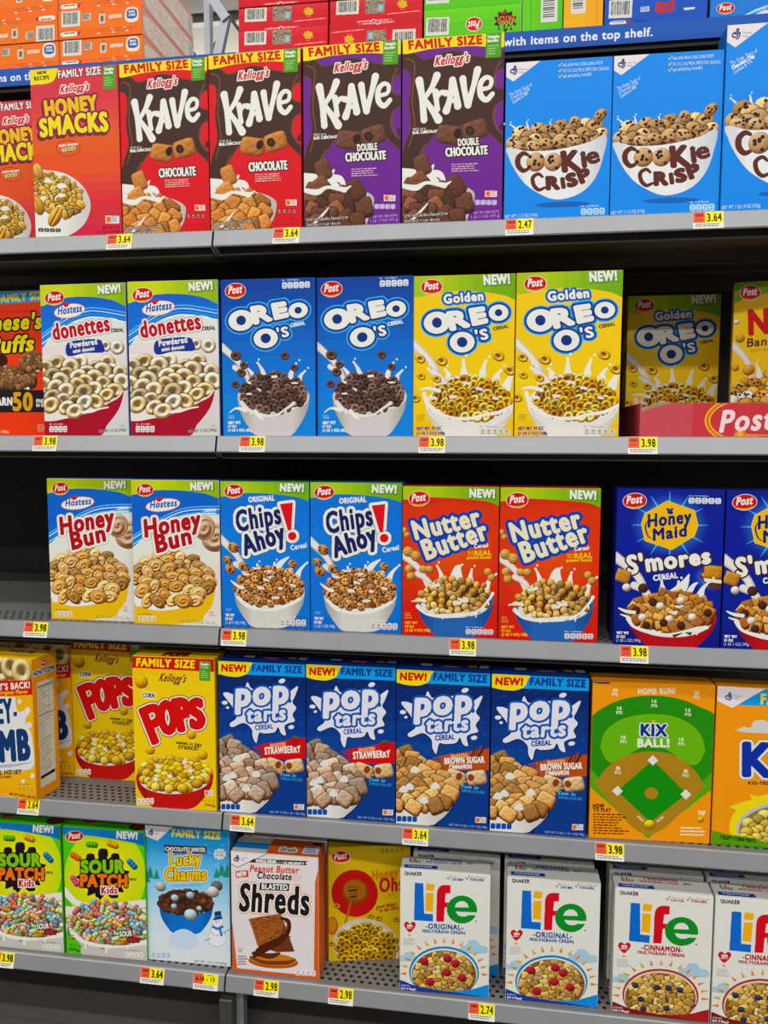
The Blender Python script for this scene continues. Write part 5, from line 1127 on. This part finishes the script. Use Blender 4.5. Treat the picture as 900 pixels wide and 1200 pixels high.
def make_box(name, w, d, h, art, front, side, top, top_art=None, side_art=None, flap=True):
    root = empty(name, (0, 0, 0)); carton(root, w, d, h, front, side, top, None, flap and top_art is None)
    if art: panel(root, 'front_panel', art, (-w / 2, -d / 2 - GAP, h), (w, 0, 0), (0, 0, -h))
    if top_art: panel(root, 'top_panel', top_art, (-w / 2, d / 2, h + GAP), (w, 0, 0), (0, -d, 0))
    if side_art: panel(root, 'side_panel', side_art, (w / 2 + GAP, -d / 2, h), (0, d, 0), (0, 0, -h))
    root['_d'] = d; root['_w'] = w
    return root
def put(o, x0, y0, z, yaw=0.0):
    """stand a box with its front lower left corner at x0, y0"""
    w, d = o['_w'], o['_d']; c, s = math.cos(yaw), math.sin(yaw)
    o.location = (x0 + c * w / 2 - s * d / 2, y0 + s * w / 2 + c * d / 2, z); o.rotation_euler = (0, 0, yaw)
def boxes(proto, row, places, group=None, cat='cereal box'):
    """the first place uses the box itself, the rest are copies with all their parts"""
    r = []
    for i, (x0, y0, yaw, label) in enumerate(places):
        o = proto if i == 0 else copy_tree(proto)
        put(o, x0, y0, ZS[row] if isinstance(row, int) else row, math.radians(yaw))
        tag(o, label, cat, group)
        r.append(o)
    for o in r:
        for k in ('_w', '_d'):
            if k in o: del o[k]
    return r
D = 0.058
# ---- top row
boxes(make_box('cereal_box', .1815, D, .3203, d_smacks(.1815, .3203), '#cf3a45', '#c93a48', '#c93a48'), 1,
      [(-.9300, .0125, 0.2, 'red and orange box of honey puffed wheat cereal, standing forward in front of its twin'), (-1.136, .14, 0, 'red and orange honey wheat box set back at the left edge of the top row')], 'red honey wheat boxes')
boxes(make_box('cereal_box', .1785, D, .320, d_krave(.1785, .320, 0), '#c8202b', '#b81e28', '#f2d912'), 1,
      [(-.7470, .0149, -1.4, 'red chocolate-filled cereal box with yellow top band, next to the orange wheat cereal'), (-.5655, .0069, -1.4, 'red chocolate-filled cereal box with yellow top band, next to the purple box')], 'red chocolate cereal boxes')
boxes(make_box('cereal_box', .1812, D, .3216, d_krave(.1812, .3216, 1), '#6a2a86', '#5e2478', '#f2d912'), 1,
      [(-.3830, .0035, -.5, 'purple double chocolate cereal box beside the red box'), (-.1995, .0035, -.15, 'purple double chocolate cereal box beside the bright blue cookie cereal')], 'purple double chocolate boxes')
boxes(make_box('cereal_box', .1828, D, .2692, d_cookie(.1828, .2692), '#118fe3', '#0f86d6', '#0f86d6'), 1,
      [(-.0150, .0015, .6, 'bright blue cookie cereal box next to the purple box'), (.1694, .0035, .7, 'bright blue cookie cereal box between its twin and a taller box of the same')], 'small blue cookie cereal boxes')
boxes(make_box('cereal_box', .2, D, .3056, d_cookie(.2, .3056, True), '#118fe3', '#0c74bf', '#118fe3'), 1,
      [(.3535, .001, 0, 'tall family size blue cookie cereal box at the right edge of the top row')])
# ---- second row
boxes(make_box('cereal_box', .2, D, .302, d_puffs(.2, .302), '#ee4a20', '#e04418', '#2f9ad4'), 2,
      [(-1.148, .085, 0, 'orange peanut butter puffs box with black strip at the left edge of the second row')])
boxes(make_box('cereal_box', .1826, D, .2977, d_donuts(.1826, .2977), '#dcd8d4', '#1a6cc8', '#a8c22a'), 2,
      [(-.9254, .0130, -1.0, 'white and blue mini donut cereal box with red bowl, beside the orange puffs box'), (-.7364, .0040, .9, 'white and blue mini donut cereal box with red bowl, beside the blue sandwich cookie cereal')], 'mini donut cereal boxes')
boxes(make_box('cereal_box', .1835, D, .296, d_oreo(.1835, .296), '#1569c0', '#123f92', '#14388a'), 2,
      [(-.5463, .0035, .3, 'blue box of dark chocolate ring cereal, next to the donut cereal'), (-.3612, .0115, -.15, 'blue box of dark chocolate ring cereal, next to the yellow boxes')], 'blue chocolate ring cereal boxes')
boxes(make_box('cereal_box', .1858, D, .2943, d_golden(.1858, .2943), '#f3c60a', '#e2b808', '#9ab82b'), 2,
      [(-.1778, .0125, -.3, 'yellow golden ring cereal box touching the blue ring cereal'), (.0098, .0092, -.5, 'yellow golden ring cereal box at the shelf front, beside the red tray'), (.2437, .2848, .3, 'yellow golden ring cereal box deep in the red tray')], 'yellow golden ring cereal boxes')
boxes(make_box('cereal_box', .187, D, .2935, d_banana(.187, .2935), '#f0bf0c', '#d9ac0a', '#8cae2e'), 2,
      [(.4225, .158, -11, 'yellow banana pudding cereal box turned askew in the red tray')])
# ---- third row
boxes(make_box('cereal_box', .1838, D, .2929, d_bun(.1838, .2929), '#e2ddd4', '#1a62b8', '#123a7a'), 3,
      [(-.9353, .0293, .6, 'blue and white cinnamon bun cereal box next to the empty shelf space'), (-.7458, .0172, .4, 'blue and white cinnamon bun cereal box next to the blue chocolate chip cookie cereal')], 'bun cereal boxes')
boxes(make_box('cereal_box', .1800, D, .2917, d_chips(.1800, .2917), '#0f78d2', '#0d62b0', '#2a6a3a'), 3,
      [(-.5603, .0197, .3, 'blue chocolate chip cookie cereal box touching the bun cereal'), (-.3782, .0192, -.2, 'blue chocolate chip cookie cereal box touching the red peanut cereal')], 'blue cookie chip cereal boxes')
boxes(make_box('cereal_box', .1815, D, .2866, d_nutter(.1815, .2866), '#cf3a1e', '#a82a18', '#8a2418'), 3,
      [(-.1968, .0138, -.4, 'red peanut butter cookie cereal box touching the blue cookie chip cereal'), (-.0135, .0092, -.4, 'red peanut butter cookie cereal box beside the dark gap')], 'red peanut cookie cereal boxes')
boxes(make_box('cereal_box', .1852, D, .2861, d_smores(.1852, .2861), '#13218c', '#111d78', '#101c70'), 3,
      [(.1956, -.0005, .3, 'dark blue marshmallow graham cereal box with yellow hexagon, beside the dark gap'), (.3838, .0024, 0, 'dark blue marshmallow graham cereal box cut off by the right edge of the photo'),
       (.1975, .066, 0, 'dark blue marshmallow graham cereal box hidden close behind the box beside the gap')], 'dark blue graham cereal boxes')
# ---- fourth row
cb = make_box('cereal_box', .19, .0735, .300, d_comb(.19, .300), '#f0b41c', '#eea41c', '#f0c014', t_comb(.19, .0735), d_comb_side(.0735, .300))
boxes(cb, 4, [(-.9602 - .19 * math.cos(math.radians(8.3)), -.0084 + .19 * math.sin(math.radians(8.3)), -8.3, 'golden honeycomb cereal box turned to show its nutrition side, at the shelf front'),
              (-1.137, .116, 0, 'golden honeycomb cereal box standing behind the turned one')], 'honeycomb cereal boxes')
boxes(make_box('cereal_box', .1725, .066, .3158, d_pops(.1725, .3158), '#f2cc10', '#e6bc0c', '#eec20e', t_pops(.1725, .066)), 4,
      [(-.7455, .0012, 1.5, 'yellow corn puff cereal box with red band, standing forward on the shelf edge'), (-.9465, .118, -1, 'yellow corn puff cereal box with red band, set back in shadow')], 'yellow corn puff boxes')
boxes(make_box('cereal_box', .1786, .062, .3122, d_tart(.1786, .3122, 0), '#123a80', '#10306e', '#16398c', t_tart(.1786, .062, 0)), 4,
      [(-.5662, .0075, .5, 'blue frosted strawberry pastry cereal box next to the yellow puff box'), (-.3872, .0126, .3, 'blue frosted strawberry pastry cereal box next to the brown sugar kind'),
       (-.564, .076, 0, 'blue strawberry pastry cereal box half hidden behind the one by the puff box'), (-.384, .081, 0, 'blue strawberry pastry cereal box half hidden behind the one by the brown sugar kind')], 'strawberry pastry cereal boxes')
boxes(make_box('cereal_box', .1805, .062, .3108, d_tart(.1805, .3108, 1), '#123a80', '#10306e', '#16398c', t_tart(.1805, .062, 1)), 4,
      [(-.2072, .0118, -.5, 'blue brown sugar cinnamon pastry cereal box next to the strawberry kind'), (-.0244, .0104, -.1, 'blue brown sugar cinnamon pastry cereal box next to the orange baseball game box')], 'brown sugar pastry cereal boxes')
boxes(make_box('cereal_box', .2210, D, .3040, d_field(.2210, .3040), '#f39c14', '#e08c10', '#e89212'), 4,
      [(.1626, .0135, 2.6, 'orange cereal box with a baseball field game printed on it')])
boxes(make_box('cereal_box', .2237, D, .3034, d_corn(.2237, .3034), '#f39a14', '#e08c10', '#e89212'), 4,
      [(.3862, .0228, 0, 'orange corn puff box with a big blue name and white corner, at the right edge')])
# ---- bottom row
boxes(make_box('cereal_box', .1826, .06, .2832, d_sour(.1826, .2832), '#62c21c', '#56b018', '#5cc41a', t_sour(.1826, .06)), 5,
      [(-.9183, .0142, .6, 'lime green sour candy cereal box whole in view, beside the winter cereal'), (-1.106, .0115, .6, 'lime green sour candy cereal box cut off by the left edge of the photo')], 'lime green candy cereal boxes')
boxes(make_box('cereal_box', .1815, D, .2971, d_winter(.1815, .2971), '#dfe8ec', '#4a9cd6', '#2f93d6'), 5,
      [(-.7373, .0228, .8, 'pale blue winter marshmallow cereal box with a snowman')])
boxes(make_box('cereal_box', .1830, .062, .2604, d_shred(.1830, .2604), '#e4e0da', '#d9602a', '#d9602a', t_shred(.1830, .062)), 5,
      [(-.5478, .0133, .7, 'white and orange chocolate shreds cereal box, at the front of the shelf'), (-.5478, .0950, 0, 'white and orange chocolate shreds box in the shade behind its twin')], 'chocolate shreds boxes')
boxes(make_box('cereal_box', .1725, D, .252, d_hole(.1725, .252), '#dcbb12', '#c9a90e', '#c9a90e'), 5,
      [(-.3580, .0740, 12.2, 'yellow honey ring cereal box with a red disc, turned askew and set back')])
boxes(make_box('cereal_box', .1769, .052, .2535, d_life(.1769, .2535, 0), '#e6e3dd', '#dedbd5', '#dedbd5', t_life(.1769, .052, 0)), 5,
      [(-.1979, .0105, 1.6, 'white original multigrain cereal box next to the honey ring box'), (.0113, .0170, .7, 'white original multigrain cereal box next to the cinnamon kind'),
       (-.1800, .0820, 0, 'white original multigrain cereal box behind the one by the honey rings'), (.0060, .0820, 0, 'white original multigrain cereal box behind the one by the cinnamon kind')], 'white original multigrain boxes')
boxes(make_box('cereal_box', .1779, .052, .2500, d_life(.1779, .2500, 1), '#e6e3dd', '#dedbd5', '#dedbd5', t_life(.1779, .052, 1)), 5,
      [(.2141, .0127, -.8, 'white cinnamon multigrain cereal box whole in view'), (.3960, .0127, -.8, 'white cinnamon multigrain cereal box cut off by the right edge'),
       (.2120, .0800, 0, 'white cinnamon multigrain box behind the whole one'), (.3960, .0800, 0, 'white cinnamon multigrain box behind the cut off one')], 'white cinnamon multigrain boxes')

# ---- boxes lying on the high shelf, ends to the front
ZB = ZT
def lying(name, w, h, d, art, front, side, top, side_art=None):
    o = make_box(name, w, d, h, art, front, side, top, None, side_art, False); return o
po = lying('cereal_box', .187, .0570, .28, e_orange(.187, .057), '#f07a20', '#e8a898', '#e06a3a', s_orange(.28, .057))
LV = ('lowest', 'second', 'third', 'topmost')
pl = [(-.9545, .165, 0, k) for k in range(4)] + [(-1.1435, .165, 0, k) for k in range(4)]
for i, (x, y, yw, k) in enumerate(pl):
    o = po if i == 0 else copy_tree(po)
    up = i == 5
    put(o, x, y + (.002, .0, .004, .001)[k], ZB + k * .0574, 0)
    if up: o.rotation_euler = (0, math.pi, 0); o.location.z += .057
    tag(o, f'{LV[k]} orange cereal box lying in the ' + ('stack with barcodes beside the steel frame' if i < 4 else 'stack at the left edge of the photo'), 'cereal box', 'orange boxes lying on the high shelf')
pr = lying('cereal_box', .187, .0462, .28, e_red(.187, .0462), '#cc2431', '#b81f2b', '#c02230')
for i, (x, k) in enumerate([(-.5595, 0), (-.5592, 1), (-.5590, 2), (-.3690, 0), (-.3686, 1), (-.3684, 2)]):
    o = pr if i == 0 else copy_tree(pr)
    put(o, x, .165 + (.0, .003, .001)[k], ZB + k * .0466, 0)
    if i == 3: o.rotation_euler = (0, math.pi, 0); o.location.z += .0462
    tag(o, f'{("lowest", "middle", "topmost")[k]} red crisped rice box lying in the ' + ('stack beside the steel frame' if i < 3 else 'stack beside the green boxes'), 'cereal box', 'red boxes lying on the high shelf')
pg = lying('cereal_box', .1885, .060, .28, e_green(.1885, .060), '#66c41a', '#56b018', '#5cbc1a')
for k in range(2):
    o = pg if k == 0 else copy_tree(pg); put(o, -.1780, .165 + .002 * k, ZB + k * .0604, 0)
    tag(o, f'{("lower", "upper")[k]} lime green candy cereal box lying flat above the purple box', 'cereal box', 'lime boxes lying on the high shelf')
boxes(lying('cereal_box', .0765, .185, .28, e_lime_spine(.0765, .185), '#6cc81e', '#5cb81a', '#5cb81a'), ZB, [(.0130, .165, 0, 'lime green box on edge with an upright barcode, on the high shelf')])
boxes(lying('cereal_box', .0735, .185, .28, e_amber_spine(.0735, .185), '#f5b21a', '#d99a12', '#e0a015'), ZB, [(.0915, .165, 0, 'amber yellow box on edge with an upright barcode, on the high shelf')])
boxes(lying('cereal_box', .1875, .075, .28, e_blue(.1875, .075), '#1f4fb4', '#1a45a0', '#1a45a0'), ZB, [(.1678, .165, 0, 'royal blue cereal box lying on the high shelf above the cookie cereal')])
boxes(lying('cereal_box', .1875, .078, .28, e_sky(.1875, .078), '#2f7ecb', '#2a70b8', '#2a70b8'), ZB, [(.3605, .165, 0, 'sky blue cereal box with pale swoosh lying at the right end of the high shelf')])
for o in COL.objects:
    for k in ('_w', '_d'):
        if k in o: del o[k]
for o in COL.objects:
    if 'in the red tray' in o.get('label', ''): o.location.z += .0006

# ---- blue sign strips on the lip of the high shelf
def sign(x0, x1, tx0, tx1, label, tone):
    h = .037; w = x1 - x0
    root = empty('sign_strip', ((x0 + x1) / 2, YT, 1.9935), 0, label, 'sign', 'blue sign strips under the high shelf')
    bm = bmesh.new(); bm_box(bm, -w / 2, w / 2, -.0025, .004, 0, h); o = finish(bm, 'strip_backing', M_BLACK, root, .0006)
    a = Art(w, h, [(x0 * 1000, 0), (x1 * 1000, 0), (x0 * 1000, 37), (x1 * 1000, 37)], ('v', tone, tone, '#2450a0'), 80)
    a.part('sign_lettering')
    if tx0 is not None: a.T('with items on the top shelf.', (tx0 * 1000, 26), (tx1 * 1000, 26), 15.5, '#eef2fa', .7)
    panel(root, 'sign_panel', a, (-w / 2, -.0028, h), (w, 0, 0), (0, 0, -h))
sign(-.300, JX + 1.217, -.022, .2545, 'blue sign strip about top shelf items, running above the cookie cereal', '#2c5cb0')
sign(JX - 1.217, JX - .004, -1.171, -.893, 'blue sign strip about top shelf items, above the red boxes at the left edge', '#2c5cb0')

# ---- red cardboard tray on the second shelf
tx, ty, tw, td, th = .2335, .018, .412, .42, .0605
tr = empty('display_tray', (tx + tw / 2, ty + td / 2, ZS[2]), 0, 'red cardboard display tray with torn corner holding yellow boxes', 'tray')
M_RED = mat('red_corrugated_print', '#c8404e', .6, 0, .04, 30)
t_ = .003
bm = bmesh.new(); bm_box(bm, -tw / 2, tw / 2, -td / 2 + t_, td / 2, 0, .0004); finish(bm, 'tray_floor', M_TAN, tr)
bm = bmesh.new()
pf = [(-tw / 2, 0), (tw / 2, 0), (tw / 2, th), (-tw / 2 + .052, th), (-tw / 2 + .040, .0565), (-tw / 2 + .022, .0525), (-tw / 2 + .006, .046), (-tw / 2, .048)]
a_ = [bm.verts.new((x, -td / 2, z)) for x, z in pf]; b_ = [bm.verts.new((x, -td / 2 + t_, z)) for x, z in pf]
for i in range(len(pf)):
    j = (i + 1) % len(pf); bm.faces.new((a_[i], a_[j], b_[j], b_[i]))
bm.faces.new(a_); bm.faces.new(b_[::-1]); finish(bm, 'tray_front', M_RED, tr)
bm = bmesh.new(); pt = [(-tw / 2 + .006, .0455), (-tw / 2 + .022, .052), (-tw / 2 + .04, .056), (-tw / 2 + .052, .0602), (-tw / 2 + .03, .061), (-tw / 2 + .012, .0535), (-tw / 2 + .003, .052)]
a_ = [bm.verts.new((x, -td / 2 + .0005, z)) for x, z in pt]; b_ = [bm.verts.new((x, -td / 2 + .003, z + .001)) for x, z in pt]
for i in range(len(pt)):
    j = (i + 1) % len(pt); bm.faces.new((a_[i], a_[j], b_[j], b_[i]))
bm.faces.new(a_); bm.faces.new(b_[::-1]); finish(bm, 'torn_edge', M_TAN, tr)
for s in (-1, 1):
    bm = bmesh.new(); bm_box(bm, s * tw / 2 - (t_ if s > 0 else 0), s * tw / 2 + (t_ if s < 0 else 0), -td / 2 + t_, td / 2, 0, th); finish(bm, 'tray_side', M_RED, tr)
bm = bmesh.new(); bm_box(bm, -tw / 2 + t_, tw / 2 - t_, td / 2 - t_, td / 2, 0, th); finish(bm, 'tray_back', M_RED, tr)
a = Art(.19, .0595, q4(600, 775, 1180, 775, 600, 945, 1180, 945), '#c8404e', 81)
a.part('logo_rings')
for r, c in ((0, '#f0b82a'), (12, '#c8404e'), (20, '#f0b82a'), (30, '#c8404e')): a.E(890, 862, 228 - r, 128 - r * .8, c)
a.part('logo_lettering').T('Post', (745, 922), (1010, 905), 108, '#f1dfe0', 5, shear=.22); a.part('logo_sun').E(850, 935, 16, 14, '#f0b82a')
for t in range(7): a.L([(850, 935), (850 + 30 * math.cos(math.pi * (1 + t / 6)), 935 + 28 * math.sin(math.pi * (1 + t / 6)))], 4, '#f0b82a', False)
a.L([(815, 945), (880, 935), (1000, 940)], 4, '#f0b82a').L([(840, 950), (900, 942), (1000, 950)], 4, '#f0b82a')
panel(tr, 'logo_panel', a, (-tw / 2 + .0905, -td / 2 - GAP, .060), (.19, 0, 0), (0, 0, -.0595))

# ---- price tags clipped in the rails
ta = math.atan2(.0075, .028)
def price_tag(row, x, w, price, label, h=.0315, loc=False, low=0.0):
    z = ZS[row]
    root = empty('price_tag', (x + w / 2, -.0102, z - .0305 - low), 0, label, 'price tag', 'price tags on the shelf rails')
    root.rotation_euler = (-ta, 0, 0)
    a = Art(w, h, q4(0, 0, 100, 0, 0, 64, 100, 64), '#e9e7e2', 90 + row, .0004)
    a.part('red_section').R(0, 0, 40, 42, '#e06048')
    if not loc: a.lines(8, 8, 34, 20, 1, '#7a2018', .8, .05); a.lines(8, 24, 34, 38, 2, '#a8382a', .4, .2)
    a.part('price_section').R(39, 0, 100, 44, '#f6e312')
    if loc: a.T('A18 - 13', (8, 30), (86, 28), 16, '#3a2412', 1.2).lines(55, 4, 80, 10, 1, '#5a4a10', .5)
    else: a.T(price, (48, 38), (94, 37), 30, '#1c1a14', 2.4).lines(46, 5, 50, 12, 1, '#1c1a14', .8)
    a.part('fine_print'); a.lines(6, 47, 96, 62, 2, '#4a4844', .4, .2)
    bm = bmesh.new(); bm_box(bm, -w / 2, w / 2, -.0004, .0001, 0, h); finish(bm, 'paper_slip', mat('tag_paper', '#e9e7e2', .6) if 'tag_paper' not in bpy.data.materials else bpy.data.materials['tag_paper'], root)
    panel(root, 'tag_print', a, (-w / 2, -.00055, h), (w, 0, 0), (0, 0, -h))
under = 'yellow and red price tag '
for t in ((1, -.7707, .0515, '3.64', 'below the red box by the wheat cereal'), (1, -.4400, .0509, '3.64', 'below the red box by the purple ones'), (1, -.0121, .0496, '2.47', 'reading 2.47 below the blue cookie cereal'), (1, .3077, .0506, '3.64', 'below the tall blue cookie cereal'),
          (2, -.9397, .0515, '3.98', 'below the donut cereal'), (2, -.5103, .051, '3.98', 'below the blue ring cereal'), (2, -.1648, .0495, '3.98', 'below the yellow ring cereal'), (2, .2103, .051, '3.98', 'below the red tray'),
          (3, -.9759, .053, '3.98', 'beside the empty space and bun cereal'), (3, -.5526, .051, '3.98', 'below the blue cookie chip cereal'), (3, -.1039, .05, '3.98', 'below the red peanut cereal'), (3, .2077, .05, '3.98', 'below the dark blue graham cereal'),
          (4, -1.0052, .049, '3.64', 'below the turned honeycomb box'), (4, -.5408, .0515, '3.64', 'below the strawberry pastry cereal'), (4, -.1918, .0505, '3.64', 'below the brown sugar pastry cereal'), (4, .1730, .0525, '3.98', 'below the baseball game box'),
          (5, -1.0805, .0525, '3.98', 'at the left end of the bottom rail'), (5, -.7416, .0525, '3.64', 'below the winter cereal, reading 3.64'), (5, -.4955, .052, '2.98', 'below the chocolate shreds box'), (5, -.3404, .051, '2.98', 'below the askew honey ring box'), (5, -.0597, .051, '2.74', 'reading 2.74 below the multigrain cereal')):
    price_tag(t[0], t[1], t[2], t[3], under + t[4])
price_tag(5, -.6256, .0535, '', 'yellow and red aisle location tag beside the joint, below the winter cereal', loc=True)
